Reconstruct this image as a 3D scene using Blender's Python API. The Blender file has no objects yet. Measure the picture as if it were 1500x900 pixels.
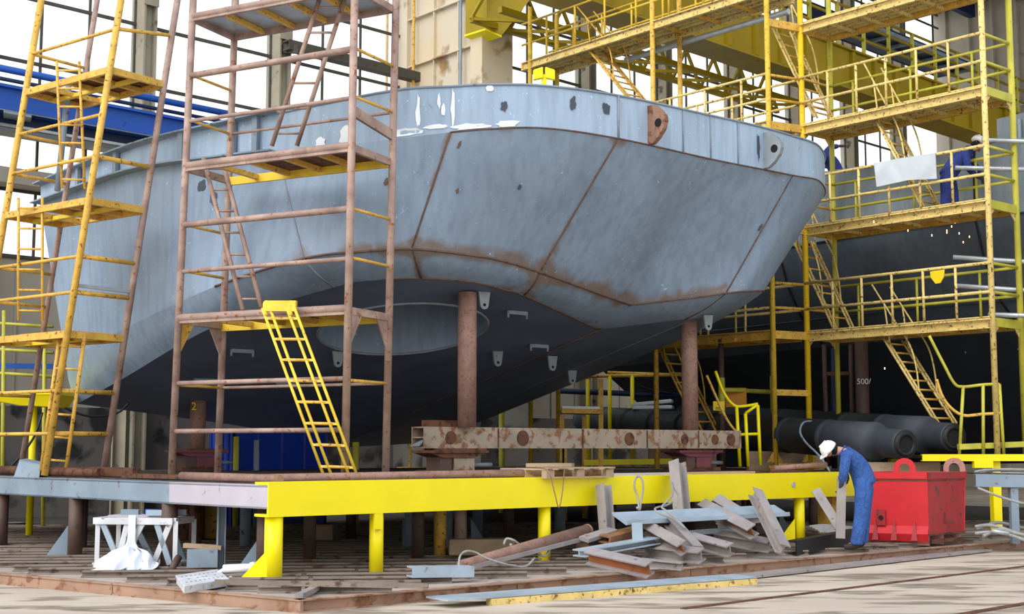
import bpy, bmesh, math, random
from mathutils import Vector, Matrix, geometry
random.seed(7)
COL = bpy.context.scene.collection
Z = Vector((0, 0, 1))
# ------------------------------------------------------------------ camera frame (eye height 1.6 m, looking 6 deg up)
F = 2000.0
TH = math.atan(210 / 2000.0)
EYE = Vector((0, 0, 1.6))
def ray(px, py):
    u = (px - 750) / F; v = (450 - py) / F
    return Vector((u, math.cos(TH) - v * math.sin(TH), math.sin(TH) + v * math.cos(TH)))
def at(px, py, Y):
    d = ray(px, py); return EYE + d * (Y / d.y)
def onz(px, py, z):
    d = ray(px, py); return EYE + d * ((z - EYE.z) / d.z)
def pl(px, py, p, n):
    d = ray(px, py); return EYE + d * ((p - EYE).dot(n) / d.dot(n))
# yard axes: E1 runs across the ship, FW along it
AN = math.radians(41)
E1 = Vector((math.cos(AN), math.sin(AN), 0)); FW = Vector((-math.sin(AN), math.cos(AN), 0))
O = Vector((1.25, 22.5, 0))
def S(t, a, z): return O + E1 * t + FW * a + Z * z
def st(px, py, t): return pl(px, py, S(t, 0, 0), E1)
def V(*a): return Vector(a)
# ------------------------------------------------------------------ mesh builder
class MB:
    def __init__(s): s.v = []; s.f = []; s.sm = []; s.attr = None
    def add(s, vs, fs, sm=False):
        n = len(s.v); s.v += [Vector(v) for v in vs]; s.f += [tuple(i + n for i in f) for f in fs]; s.sm += [sm] * len(fs); return s
    def frame(s, p, q, up):
        d = (q - p).normalized()
        if abs(d.dot(up)) > .99: up = Vector((0, 1, 0)) if abs(d.y) < .9 else Vector((1, 0, 0))
        x = d.cross(up).normalized(); y = x.cross(d).normalized(); return d, x, y
    def prof(s, p, q, poly, up=Z, sm=False):
        p = Vector(p); q = Vector(q); d, x, y = s.frame(p, q, Vector(up)); n = len(poly)
        vs = [p + x * a + y * b for a, b in poly] + [q + x * a + y * b for a, b in poly]
        fs = [(i, (i + 1) % n, n + (i + 1) % n, n + i) for i in range(n)]
        s.add(vs, fs, sm); s.add(vs, [tuple(range(n))[::-1], tuple(range(n, 2 * n))]); return s
    def bar(s, p, q, w, h, up=Z):
        return s.prof(p, q, [(-w/2, -h/2), (w/2, -h/2), (w/2, h/2), (-w/2, h/2)], up)
    def ibeam(s, p, q, w, h, t=.012, up=Z):
        a = w/2; b = h/2; k = t/2
        return s.prof(p, q, [(-a,-b),(a,-b),(a,-b+t),(k,-b+t),(k,b-t),(a,b-t),(a,b),(-a,b),(-a,b-t),(-k,b-t),(-k,-b+t),(-a,-b+t)], up)
    def chan(s, p, q, w, h, t=.012, up=Z):   # web at x=+w/2, open to -x
        a = w/2; b = h/2
        return s.prof(p, q, [(-a,-b),(a,-b),(a,b),(-a,b),(-a,b-t),(a-t,b-t),(a-t,-b+t),(-a,-b+t)], up)
    def angle(s, p, q, w, h, t=.01, up=Z):
        return s.prof(p, q, [(0,0),(w,0),(w,t),(t,t),(t,h),(0,h)], up)
    def tube(s, p, q, r, n=10, r2=None):
        p = Vector(p); q = Vector(q); r2 = r if r2 is None else r2
        d, x, y = s.frame(p, q, Z)
        c = [(math.cos(2*math.pi*i/n), math.sin(2*math.pi*i/n)) for i in range(n)]
        vs = [p + (x*a + y*b)*r for a, b in c] + [q + (x*a + y*b)*r2 for a, b in c]
        s.add(vs, [(i, (i+1) % n, n+(i+1) % n, n+i) for i in range(n)], True)
        s.add(vs, [tuple(range(n))[::-1], tuple(range(n, 2*n))]); return s
    def pipe(s, p, q, r, ri, n=16):     # hollow
        p = Vector(p); q = Vector(q); d, x, y = s.frame(p, q, Z)
        c = [(math.cos(2*math.pi*i/n), math.sin(2*math.pi*i/n)) for i in range(n)]
        vs = [b + (x*a0 + y*b0)*rr for b in (p, q) for rr in (r, ri) for a0, b0 in c]
        fs = []
        for i in range(n):
            j = (i+1) % n
            fs += [(i, j, 2*n+j, 2*n+i), (n+j, n+i, 3*n+i, 3*n+j), (j, i, n+i, n+j), (2*n+i, 2*n+j, 3*n+j, 3*n+i)]
        s.add(vs, fs, True); return s
    def path(s, pts, r, n=8, closed=False):
        pts = [Vector(p) for p in pts]; m = len(pts); rings = []; x = None
        for i, p in enumerate(pts):
            a = pts[i-1] if i or closed else p; b = pts[(i+1) % m] if i < m-1 or closed else p
            d = (b - a).normalized()
            if x is None:
                x = d.cross(Z)
                if x.length < .05: x = d.cross(Vector((1, 0, 0)))
            x = (x - d * x.dot(d)).normalized(); y = d.cross(x)
            rr = r[i] if isinstance(r, (list, tuple)) else r
            rings.append([p + (x*math.cos(2*math.pi*k/n) + y*math.sin(2*math.pi*k/n))*rr for k in range(n)])
        vs = [v for g in rings for v in g]; fs = []
        for i in range(m if closed else m-1):
            j = (i+1) % m
            fs += [(i*n+k, i*n+(k+1) % n, j*n+(k+1) % n, j*n+k) for k in range(n)]
        s.add(vs, fs, True)
        if not closed: s.add(vs, [tuple(range(n))[::-1], tuple(range((m-1)*n, m*n))])
        return s
    def prism(s, pts, vec):
        pts = [Vector(p) for p in pts]; vec = Vector(vec); n = len(pts)
        vs = pts + [p + vec for p in pts]
        s.add(vs, [tuple(range(n))[::-1], tuple(range(n, 2*n))] + [(i, (i+1) % n, n+(i+1) % n, n+i) for i in range(n)]); return s
    def box(s, c, sx, sy, sz, ax=Vector((1, 0, 0))):   # c = centre of the bottom face
        c = Vector(c); ax = Vector(ax).normalized(); ay = Z.cross(ax)
        b = [c + ax*(i*sx/2) + ay*(j*sy/2) for i, j in ((-1,-1),(1,-1),(1,1),(-1,1))]
        return s.prism(b, Z*sz)
    def lathe(s, base, prof, n=20, axis=Z):
        base = Vector(base); axis = Vector(axis).normalized(); x = axis.orthogonal().normalized(); y = axis.cross(x); m = len(prof)
        vs = [base + axis*h + (x*math.cos(2*math.pi*k/n) + y*math.sin(2*math.pi*k/n))*r for r, h in prof for k in range(n)]
        fs = [(i*n+k, i*n+(k+1) % n, (i+1)*n+(k+1) % n, (i+1)*n+k) for i in range(m-1) for k in range(n)]
        s.add(vs, fs, True); return s
    def ball(s, c, r, sx=1, sy=1, sz=1, n=14):
        c = Vector(c); vs = []; fs = []; m = n//2
        for i in range(m+1):
            a = math.pi*i/m
            for k in range(n):
                b = 2*math.pi*k/n; vs.append(c + Vector((r*sx*math.sin(a)*math.cos(b), r*sy*math.sin(a)*math.sin(b), r*sz*math.cos(a))))
        for i in range(m):
            for k in range(n): fs.append((i*n+k, i*n+(k+1) % n, (i+1)*n+(k+1) % n, (i+1)*n+k))
        return s.add(vs, fs, True)
    def grid(s, rows, sm=True, closed=False):   # rows of equal-length point lists
        m = len(rows); n = len(rows[0]); vs = [p for r in rows for p in r]
        fs = [(i*n+k, i*n+k+1, (i+1)*n+k+1, (i+1)*n+k) for i in range(m-1) for k in range(n-1)]
        return s.add(vs, fs, sm)
    def build(s, name, mat, parent=None, bevel=0.0, kind=None, recalc=True, weld=True):
        me = bpy.data.meshes.new(name)
        if parent is None:
            xs = [v.x for v in s.v]; ys = [v.y for v in s.v]; zs = [v.z for v in s.v]
            loc = Vector(((min(xs)+max(xs))/2, (min(ys)+max(ys))/2, min(zs)))
            off = loc
        else:
            off = Vector((0, 0, 0)); p = parent
            while p is not None: off += p.location; p = p.parent
            loc = Vector((0, 0, 0))
        me.from_pydata([v - off for v in s.v], [], s.f)
        me.polygons.foreach_set('use_smooth', s.sm)
        if s.attr:
            at_ = me.attributes.new('stain', 'FLOAT', 'POINT'); at_.data.foreach_set('value', s.attr)
        if weld and not s.attr or recalc:
            bm = bmesh.new(); bm.from_mesh(me)
            if weld and not s.attr: bmesh.ops.remove_doubles(bm, verts=bm.verts, dist=1e-5)
            if recalc: bmesh.ops.recalc_face_normals(bm, faces=bm.faces)
            bm.to_mesh(me); bm.free()
        me.validate()
        me.materials.append(mat)
        o = bpy.data.objects.new(name, me); COL.objects.link(o); o.location = loc
        if parent is not None: o.parent = parent
        if bevel:
            b = o.modifiers.new('bevel', 'BEVEL'); b.width = bevel; b.segments = 2; b.limit_method = 'ANGLE'; b.angle_limit = .7
        if kind: o['kind'] = kind
        return o
def tag(o, label, cat, group=None):
    o['label'] = label; o['category'] = cat
    if group: o['group'] = group
    return o
def thing(name, loc, label, cat, group=None):
    o = bpy.data.objects.new(name, None); COL.objects.link(o); o.location = loc; o.empty_display_size = .1
    return tag(o, label, cat, group)
def smooth_pts(ctrl, k=6, closed=False):
    ctrl = [Vector(c) for c in ctrl]; out = []; m = len(ctrl)
    for i in range(m if closed else m-1):
        if closed: p0, p1, p2, p3 = ctrl[i-1], ctrl[i], ctrl[(i+1) % m], ctrl[(i+2) % m]
        else: p0, p1, p2, p3 = ctrl[max(i-1, 0)], ctrl[i], ctrl[i+1], ctrl[min(i+2, m-1)]
        for j in range(k):
            t = j/k
            out.append(.5*((2*p1) + (p2-p0)*t + (2*p0-5*p1+4*p2-p3)*t*t + (3*p1-p0-3*p2+p3)*t**3))
    if not closed: out.append(ctrl[-1])
    return out
# ------------------------------------------------------------------ materials
def lin(h):
    if isinstance(h, str):
        c = [int(h[i:i+2], 16)/255 for i in (0, 2, 4)]
        return tuple(x/12.92 if x <= .04045 else ((x+.055)/1.055)**2.4 for x in c) + (1,)
    return tuple(h) + (1,)
def steel(name, col, rustc='6b3f22', rust=.35, var=.25, scale=3.0, rough=.55, metal=0.0, bump=.15, stretch=(1, 1, 1), stain=None, scratch=0, var2=None, spec=.4):
    m = bpy.data.materials.new(name); m.use_nodes = True; N = m.node_tree.nodes; L = m.node_tree.links; b = N['Principled BSDF']
    b.inputs['Roughness'].default_value = rough; b.inputs['Metallic'].default_value = metal
    b.inputs['Specular IOR Level'].default_value = spec
    tc = N.new('ShaderNodeTexCoord'); mp = N.new('ShaderNodeMapping'); mp.inputs['Scale'].default_value = stretch
    L.new(tc.outputs['Object'], mp.inputs['Vector'])
    def noise(sc, det=4, dist=0.0):
        n = N.new('ShaderNodeTexNoise'); n.inputs['Scale'].default_value = sc; n.inputs['Detail'].default_value = det; n.inputs['Distortion'].default_value = dist
        L.new(mp.outputs['Vector'], n.inputs['Vector']); return n.outputs['Fac']
    def ramp(src, lo, hi):
        r = N.new('ShaderNodeMapRange'); r.inputs['From Min'].default_value = lo; r.inputs['From Max'].default_value = hi
        L.new(src, r.inputs['Value']); return r.outputs['Result']
    def mix(f, a, c):
        x = N.new('ShaderNodeMix'); x.data_type = 'RGBA'
        if isinstance(f, float): x.inputs['Factor'].default_value = f
        else: L.new(f, x.inputs['Factor'])
        for k, s in ((6, a), (7, c)):
            if isinstance(s, tuple): x.inputs[k].default_value = s
            else: L.new(s, x.inputs[k])
        return x.outputs[2]
    c = lin(col); d = lin(var2) if var2 else tuple(x*(1-var) for x in c[:3]) + (1,)
    out = mix(ramp(noise(scale*.6, 5, .4), .35, .65), c, d)
    if stain:
        an = N.new('ShaderNodeAttribute'); an.attribute_name = 'stain'
        ad = N.new('ShaderNodeMath'); ad.operation = 'MULTIPLY_ADD'; L.new(an.outputs['Fac'], ad.inputs[0]); ad.inputs[1].default_value = .75; L.new(noise(2.2, 8, .6), ad.inputs[2])
        mm = N.new('ShaderNodeMath'); mm.operation = 'MULTIPLY'; mm.inputs[1].default_value = .8; L.new(ramp(ad.outputs[0], .76, 1.02), mm.inputs[0])
        out = mix(mm.outputs[0], out, lin(stain))
    if rust > 0:
        lo = .72 - .42*rust
        out = mix(ramp(noise(scale*2.3, 10, .3), lo, lo+.1), out, mix(ramp(noise(scale*5, 6), .35, .65), lin(rustc), tuple(x*.55 for x in lin(rustc)[:3]) + (1,)))
    if scratch:
        m2 = N.new('ShaderNodeMapping'); m2.inputs['Scale'].default_value = (5, 5, .7); m2.inputs['Rotation'].default_value = (.25, .3, 0); L.new(tc.outputs['Object'], m2.inputs['Vector'])
        n2 = N.new('ShaderNodeTexNoise'); n2.inputs['Scale'].default_value = 1.6; n2.inputs['Detail'].default_value = 7; L.new(m2.outputs[0], n2.inputs['Vector'])
        dk = N.new('ShaderNodeMix'); dk.data_type = 'RGBA'; dk.blend_type = 'MULTIPLY'; L.new(out, dk.inputs[6]); dk.inputs[7].default_value = (.80, .81, .83, 1); L.new(ramp(n2.outputs['Fac'], .42, .72), dk.inputs['Factor']); out = dk.outputs[2]
        out = mix(ramp(noise(4.5, 8, 1.5), .70, .76), out, tuple(x*.45 for x in c[:3]) + (1,))
        out = mix(ramp(noise(scale*9, 3, 2.5), .68, .74), out, (min(1, c[0]*1.7), min(1, c[1]*1.65), min(1, c[2]*1.6), 1))
    L.new(out, b.inputs['Base Color'])
    if bump:
        bp = N.new('ShaderNodeBump'); bp.inputs['Strength'].default_value = min(1, bump); bp.inputs['Distance'].default_value = .01 if bump < .9 else .05
        L.new(noise(scale*6, 5), bp.inputs['Height']); L.new(bp.outputs['Normal'], b.inputs['Normal'])
    return m
M = {}
def mats():
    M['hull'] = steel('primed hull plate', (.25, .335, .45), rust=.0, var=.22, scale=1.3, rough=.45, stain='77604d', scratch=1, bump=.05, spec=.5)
    M['bottom'] = steel('bottom plate with painted shade', (.15, .195, .285), rust=.0, var=.3, scale=1.2, rough=.55, stain='4a3a33', bump=.05)  # same steel as the hull, darkened: underside shade put into the colour
    M['band'] = steel('bulwark plate', (.37, .49, .63), rust=.0, var=.15, scale=1.0, rough=.5, scratch=1, bump=.04)
    M['weld'] = steel('weld bead', '6b5348', rust=.4, rustc='5a3a28', scale=6)
    M['lug'] = steel('flame cut lug', '9a7560', rust=.5, rustc='7a4a30', scale=4, rough=.5)
    M['greylug'] = steel('grey lug', '8f979d', rust=.2, scale=5)
    M['ysafe'] = steel('fresh yellow paint', (.93, .78, 0.0), rust=0, var=.06, rough=.4, bump=.02)
    M['yold'] = steel('worn yellow paint', 'e3b44e', rust=.32, rustc='7d4a22', scale=9, var=.25)
    M['under'] = steel('worn deck boards', 'bfa678', rust=.42, rustc='6e4c30', scale=5, var=.35)
    M['grimeshade'] = steel('floor grime and painted shade', '4a443f', rust=.4, rustc='2c2927', scale=1.5, rough=.95)  # grime plus shade put into the floor colour
    M['ymid'] = steel('mid yellow paint', 'dab53a', rust=.3, rustc='84501f', scale=8, var=.2)
    M['ybright'] = steel('bright scaffold yellow', 'ecc21a', rust=.2, rustc='8a5a2a', scale=8, var=.15)
    M['palegrey'] = steel('pale grey paint', 'd3d5d8', rust=.2, rustc='8f8a86', scale=4)
    M['orangeweb'] = steel('orange rust web', 'a8653c', rust=.35, rustc='8a5a48', scale=4)
    M['ycream'] = steel('cream yellow paint', 'e8cd80', rust=.36, rustc='7a5026', scale=8, var=.22)
    M['ylime'] = steel('lime yellow paint', 'c4bd45', rust=.12, rustc='7d6a32', scale=5)
    M['ycrane'] = steel('crane yellow paint', (.36, .255, .0), rust=.08, rustc='5c4413', scale=1.0, var=.25)
    M['tower'] = steel('brown scaffold tube', 'ad9386', rust=.3, rustc='9c5a32', scale=6, var=.2, var2='8d746a')
    M['yladder'] = steel('yellow ladder paint', (.85, .60, .05), rust=.15, rustc='7d4a22', scale=6)
    M['rust'] = steel('rusty steel', '6d4630', rust=.5, rustc='4d2f20', scale=4, var=.3, rough=.75)
    M['rustpipe'] = steel('rusty pipe', '957468', rust=.4, rustc='94613f', scale=9, var=.3, rough=.6)
    M['rustbeam'] = steel('worn white rust beam', 'a59684', rust=.5, rustc='94684a', scale=3.5, var=.25, rough=.7)
    M['pink'] = steel('red oxide', '7f434c', rust=.3, rustc='4a2a26', scale=4, rough=.6)
    M['brown'] = steel('brown pipe', '5c463e', rust=.3, rustc='4a3026', scale=4)
    M['deck'] = steel('deck plate rust', '4d3f38', rust=.5, rustc='3a2820', scale=3, rough=.8)
    M['greysteel'] = steel('grey primed steel', '8797a6', rust=.25, rustc='6d5a50', scale=3, var=.2)
    M['lilac'] = steel('pale lilac primer', 'b9b3bd', rust=.2, rustc='6d6a72', scale=2.2, var=.15)
    M['scrap'] = steel('mill steel', '9d9593', rust=.24, rustc='7b5a48', scale=4, var=.25, rough=.5)
    M['scrapor'] = steel('mill steel orange web', '96674a', rust=.35, rustc='77665c', scale=4)
    M['scrapbl'] = steel('blue grey steel', 'a3b3c0', rust=.12, rustc='6f7880', scale=4, rough=.4)
    M['rail'] = steel('floor rail', '8d7f74', rust=.4, rustc='6b5648', scale=3, rough=.85)
    M['kerb'] = steel('rusty kerb channel', 'ab8a74', rust=.45, rustc='94694c', scale=2.5, rough=.8)
    M['slab'] = steel('dusty slab', 'b0a498', rust=.3, rustc='8b7f76', scale=1.5, rough=.9)
    M['ground'] = steel('concrete apron', 'c6b6a2', rust=.55, rustc='9c8c79', scale=.8, rough=.9, var=.18, stretch=(.5, 1.6, 1))
    M['concrete'] = steel('grimy concrete', '77726d', rust=.5, rustc='3c3b3b', scale=.5, rough=.9, var=.3)
    M['panel'] = steel('cream wall panel', 'b4ad9e', rust=.1, rustc='7d776a', scale=.8, rough=.8, var=.12)
    M['pier'] = steel('beige pier', 'd6c4a2', rust=.34, rustc='b08e62', scale=.55, rough=.8, var=.1, var2='cfc6b6')
    M['col'] = steel('stained concrete column', 'aaa18c', rust=.3, rustc='6a6456', scale=1.2, rough=.9)
    M['mullion'] = steel('window bar', '55524b', rust=.3, rustc='4b3a26', scale=2, rough=.8)
    M['beam'] = steel('grey runway beam', '84857f', rust=.2, rustc='5a5a55', scale=1.5)
    M['blue'] = steel('crane blue paint', '1d55b0', rust=.06, rustc='16336b', scale=1, var=.15)
    M['navy'] = steel('dark blue paint', '14294f', rust=.1, rustc='0d1a33', scale=1)
    M['tarp'] = steel('blue sheet', '0c3bb0', rust=.0, var=.2, scale=1, rough=.5)
    M['red'] = steel('red paint', 'c8232b', rust=.14, rustc='7d4640', scale=3.5, var=.12, rough=.45)
    M['redworn'] = steel('scratched red paint', 'a3262c', rust=.32, rustc='6d3a36', scale=3.5, var=.15, rough=.5, scratch=1)
    M['pinklug'] = steel('worn pink lug', 'b78078', rust=.3, rustc='8a4a44', scale=6)
    M['rubber'] = steel('black rubber', (.048, .056, .07), rust=.12, rustc='3a3d42', scale=4, rough=.6, var=.3)
    M['wood'] = steel('pallet timber', 'b59c80', rust=.2, rustc='8a6f55', scale=3, rough=.8, stretch=(1, 1, 4))
    M['white'] = steel('white sheet', 'e9edf2', rust=.0, var=.06, scale=3, rough=.6)
    M['paper'] = steel('drawing paper', 'c9d0d6', rust=.16, rustc='b4bcc4', scale=3, rough=.8, bump=0)
    M['galv'] = steel('galvanised tube', 'b8bfc4', rust=.08, rustc='8f9498', scale=6, rough=.35, metal=.4)
    M['wire'] = steel('wire rope', 'a0a09c', rust=.2, rustc='777068', scale=12, rough=.5)
    M['cable'] = steel('black cable', '191a1c', rust=0, scale=5)
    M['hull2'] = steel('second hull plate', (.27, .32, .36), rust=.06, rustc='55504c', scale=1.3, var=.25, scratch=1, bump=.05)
    M['hull2shade'] = steel('second hull plate with painted shade', (.12, .15, .19), rust=.04, rustc='55504c', scale=1.3, var=.25, scratch=1, bump=.05)  # darker copy of the side plate: shade below the walkway put into the colour
    M['hull2d'] = steel('second hull bottom', (.05, .06, .075), rust=.0, scale=1.3, var=.3)  # near-black copy: shade under the hull put into the colour
    M['overall'] = steel('blue work cloth', (.045, .125, .40), rust=.0, var=.35, scale=3, rough=.9, bump=1.0, var2=None, stretch=(1.6, 1.6, .7))
    M['overall2'] = steel('navy work cloth', (.025, .045, .22), rust=.0, var=.35, scale=3, rough=.9, bump=1.0, stretch=(1.6, 1.6, .7))
    M['skin'] = steel('skin', 'c08a72', rust=0, var=.1, rough=.6, bump=0)
    M['glove'] = steel('grey glove', '3d4147', rust=0, scale=8, rough=.9)
    M['hat'] = steel('white helmet', 'f2f2f0', rust=0, var=.03, rough=.3, bump=0)
    M['black'] = steel('black cloth', '17181b', rust=0, rough=.9)
    M['boot'] = steel('boot leather', '3a322d', rust=.2, rough=.8)
    M['sign'] = steel('yellow sign', 'f0cf1a', rust=0, var=.05)
    M['signorange'] = steel('orange box', 'd8901c', rust=.2, rustc='8a5a1a', scale=4)
    M['chalk'] = steel('chalk mark', 'dcdcd8', rust=0)
    M['whitemark'] = steel('white primer patch', 'e8ecf0', rust=0, var=.05)
    M['darkmark'] = steel('soot mark', '4a535f', rust=0, var=.3)
    m = bpy.data.materials.new('dusty glass'); m.use_nodes = True; N = m.node_tree.nodes; L = m.node_tree.links
    N.remove(N['Principled BSDF']); tr = N.new('ShaderNodeBsdfTransparent'); tr.inputs[0].default_value = (.96, .97, .97, 1)
    tl = N.new('ShaderNodeBsdfTranslucent'); tl.inputs[0].default_value = (.9, .9, .88, 1)
    no = N.new('ShaderNodeTexNoise'); no.inputs['Scale'].default_value = 1.7; no.inputs['Detail'].default_value = 6
    r = N.new('ShaderNodeMapRange'); r.inputs['From Min'].default_value = .45; r.inputs['From Max'].default_value = .75; r.inputs['To Min'].default_value = .03; r.inputs['To Max'].default_value = .3
    L.new(no.outputs['Fac'], r.inputs['Value']); mx = N.new('ShaderNodeMixShader'); L.new(r.outputs[0], mx.inputs[0]); L.new(tr.outputs[0], mx.inputs[1]); L.new(tl.outputs[0], mx.inputs[2])
    L.new(mx.outputs[0], N['Material Output'].inputs['Surface']); M['glass'] = m
    m = bpy.data.materials.new('glowing spark'); m.use_nodes = True; b = m.node_tree.nodes['Principled BSDF']
    b.inputs['Emission Color'].default_value = (1, .55, .25, 1); b.inputs['Emission Strength'].default_value = 3; M['spark'] = m
mats()
# ================================================================== the big hull block on its supports
TC = .9
def zbot(t, a):
    u = t - TC
    return 3.84 - .2435*a + .045*abs(u) + (.06*(u-2.2) if u > 2.2 else 0)
def botp(px, py, h=0, side=-1):
    return pl(px, py, S(TC, 0, 3.84+h), Z + FW*.2435 - E1*(.045*side))
def hull():
    H = thing('ship_hull', S(TC, 4, 0), 'huge grey steel ship stern block propped on pipe columns, ringed by scaffolds', 'ship hull')
    Dp = [(60,272,6.35,300),(200,215,6.5,252),(330,183,6.6,233),(408,166,6.65,224),(575,133,6.7,204),(660,127,6.8,194),(720,124,6.87,189),(800,126,6.97,188),
          (905,140,7.05,203),(1040,169,7.1,233),(1110,185,7.13,247),(1160,199,7.15,257),(1200,215,7.15,266)]
    D = [onz(x, y, z) for x, y, z, k in Dp]
    K = [Vector((p.x, p.y, at(x, k, p.y).z)) for p, (x, y, z, k) in zip(D, Dp)]
    for t, a in ((6.12, -.25), (5.95, .9), (5.9, 9.0)):
        D.append(S(t, a, 7.15)); K.append(S(t, a, 6.5))
    C1 = [botp(x, y, h) for x, y, h in [(97,530,.7),(180,483,.6),(315,420,.4),(445,379,.3),(530,369,.27),(603,365,.25),(680,373,.25),(730,381,.25),(790,399,.24)]]
    C1 += [botp(923, 447, .2, 1), botp(1010, 437, .2, 1), botp(1063, 430, .2, 1), botp(1097, 427, .22, 1), st(1113, 432, 4.0), S(4.35, 1.6, 4.02), S(4.4, 9, 2.25)]
    C2 = [botp(x, y) for x, y in [(113,592),(180,555),(317,477),(490,421),(560,410),(617,408),(690,413),(740,425),(767,433),(877,483)]]
    for t, a in ((1.9, .2), (2.4, 0), (2.9, -.05), (3.4, .5), (3.7, 1.7), (3.75, 9)): C2.append(S(t, a, zbot(t, a)))
    n = 6
    Ds, Ks = smooth_pts(D, n), smooth_pts(K, n)
    C1s = smooth_pts(C1[:10], n)[:-1] + smooth_pts(C1[9:], n)
    C2s = smooth_pts(C2[:10], n)[:-1] + smooth_pts(C2[9:], n)
    m = len(Ds)
    def panel(A, B, rows, bulge=0, stainf=None):
        b = MB(); at_ = []
        g = []
        for r in range(rows+1):
            v = r/rows; row = []
            for i in range(m):
                p = A[i].lerp(B[i], v)
                if bulge:
                    t_ = Ds[min(i+1, m-1)] - Ds[max(i-1, 0)]; nrm = Vector((t_.y, -t_.x, 0)).normalized()
                    p = p + (nrm - Z*.6)*bulge*math.sin(math.pi*v)
                row.append(p)
                at_.append(stainf(i/n, v) if stainf else 0)
            g.append(row)
        b.grid(g)
        b.attr = at_; return b
    def near(x, c, w): return math.exp(-((x-c)/w)**2)
    def stn_side(s, v):
        return min(1, .85*near(v, 1, .09)*(1 if 3.5 < s < 11 else .35) + .6*near(s, 5, .07) + .5*near(s, 8, .09) + .35*near(s, 3, .04) + .45*near(v, 0, .05)*(s > 6))
    def stn_strip(s, v): return min(1, .8*near(v, 0, .25)*(4 < s < 9) + .6*near(s, 5, .1) + .7*near(s, 8, .15) + .5*near(v, 1, .2)*(5 < s < 9.2))
    panel(Ds, Ks, 3).build('bulwark', M['band'], H, weld=False)
    panel(Ks, C1s, 16, stainf=stn_side).build('side_plating', M['hull'], H, weld=False)
    panel(C1s, C2s, 6, .04, stn_strip).build('bilge_plating', M['hull'], H, weld=False)
    # port bottom with the round thruster opening
    i9 = 9*n
    def uv(p): q = p - O; return Vector((q.dot(E1), q.dot(FW)))
    outer = [uv(p) for p in C2s[:i9+1]] + [Vector((TC, a)) for a in (2, 4, 6, 8.6)] + [Vector((-2.3, 7.7))]
    cx, ca, cr, cra = -2.45, 1.78, 1.45, 1.27
    ring = [Vector((cx + cr*math.cos(2*math.pi*k/48), ca + cra*math.sin(2*math.pi*k/48))) for k in range(48)]
    extra = [Vector((x*.8, y*.8)) for x in range(-6, 2) for y in range(0, 11)]
    pts = outer + ring; no = len(outer)
    ed = [(i, (i+1) % no) for i in range(no)] + [(no+i, no+(i+1) % 48) for i in range(48)]
    vs, es, fs, *_ = geometry.delaunay_2d_cdt(pts, ed, [], 4, 1e-4)
    b = MB()
    keep = []
    for f in fs:
        c = sum((vs[i] for i in f), Vector((0, 0)))/len(f)
        if ((c.x-cx)/cr)**2 + ((c.y-ca)/cra)**2 > .985: keep.append(f)
    zof = {}
    c2z = {i: C2s[i].z for i in range(i9+1)}
    b.add([S(v.x, v.y, zbot(v.x, v.y)) for v in vs], keep)
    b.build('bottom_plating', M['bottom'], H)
    # starboard bottom
    cen = [S(TC, .65+(8.35)*k/(len(C2s)-1-i9), 0) for k in range(len(C2s)-i9)]
    cen = [Vector((p.x, p.y, zbot(*uv(p)))) for p in cen]
    rows = []
    for k in range(len(cen)):
        q = C2s[i9+k]; row = []
        for v in range(9):
            p = cen[k].lerp(q, v/8); w = uv(p); row.append(Vector((p.x, p.y, zbot(w.x, w.y))))
        rows.append(row)
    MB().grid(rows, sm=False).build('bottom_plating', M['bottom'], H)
    # opening: rim and the wall going up inside
    r3 = [S(p.x, p.y, zbot(p.x, p.y)) for p in ring]
    MB().grid([[p for p in r3 + r3[:1]], [p + Z*1.7 for p in r3 + r3[:1]]]).build('thruster_tunnel_wall', M['hull'], H, recalc=False)
    b = MB(); b.prism([p + Z*1.7 for p in r3], Z*.02); b.build('thruster_tunnel_top', M['bottom'], H)
    b = MB(); b.path([p - Z*.005 for p in r3], .022, 6, True); b.build('opening_rim', M['greylug'], H)
    # forward bulkhead and deck
    b = MB(); fw = [D[0], K[0], C1[0], C2[0], S(-2.3, 7.7, zbot(-2.3, 7.7)), S(TC, 8.6, zbot(TC, 8.6)), S(TC, 9, zbot(TC, 9)), C2[-1], C1[-1], K[-1], D[-1]]
    b.add(fw, [tuple(range(len(fw)))]); b.build('bulkhead', M['hull2d'], H)
    b = MB(); b.add([p - Z*.3 for p in Ds], [tuple(range(m))]); b.build('deck_plating', M['hull2'], H)
    # flanges and stiffeners of the open bulwark on the port side
    e = int(3.1*n)
    def out(i):
        t_ = Ds[min(i+1, m-1)] - Ds[max(i-1, 0)]; return Vector((t_.y, -t_.x, 0)).normalized()
    for nm, L_, w, up in (('top_flange', Ds, .17, 0), ('lower_flange', Ks, .2, 0)):
        b = MB()
        for i in range(e): b.prism([L_[i], L_[i] + out(i)*w, L_[i+1] + out(i+1)*w, L_[i+1]], Z*.025)
        b.build(nm, M['greysteel'], H)
    for i in (3, 5, 9, 13, 16):
        MB().bar(Ks[i] + out(i)*.06, Ds[i] + out(i)*.06, .1, .06, out(i)).build('stiffener', M['greysteel'], H)
    b = MB(); b.path([p + out(i)*.01 for i, p in enumerate(Ds)], .018, 6); b.build('cap_rail', M['greysteel'], H)
    # weld seams
    def seam(pts, r=.016, mt='weld'): MB().path(pts, r, 6).build('weld_seam', M[mt], H)
    seam(Ks[5*n:14*n], .014); seam(C1s[2*n:i9+1], .018); seam(C1s[i9:13*n], .018); seam(C2s[4*n:i9+1], .016)
    seam([S(TC, a, zbot(TC, a)-.01) for a in (.65, 2, 4, 6, 8.6)], .014)
    seam([C1[9], C1[9].lerp(C2[9], .5), C2[9]], .014)
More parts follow.
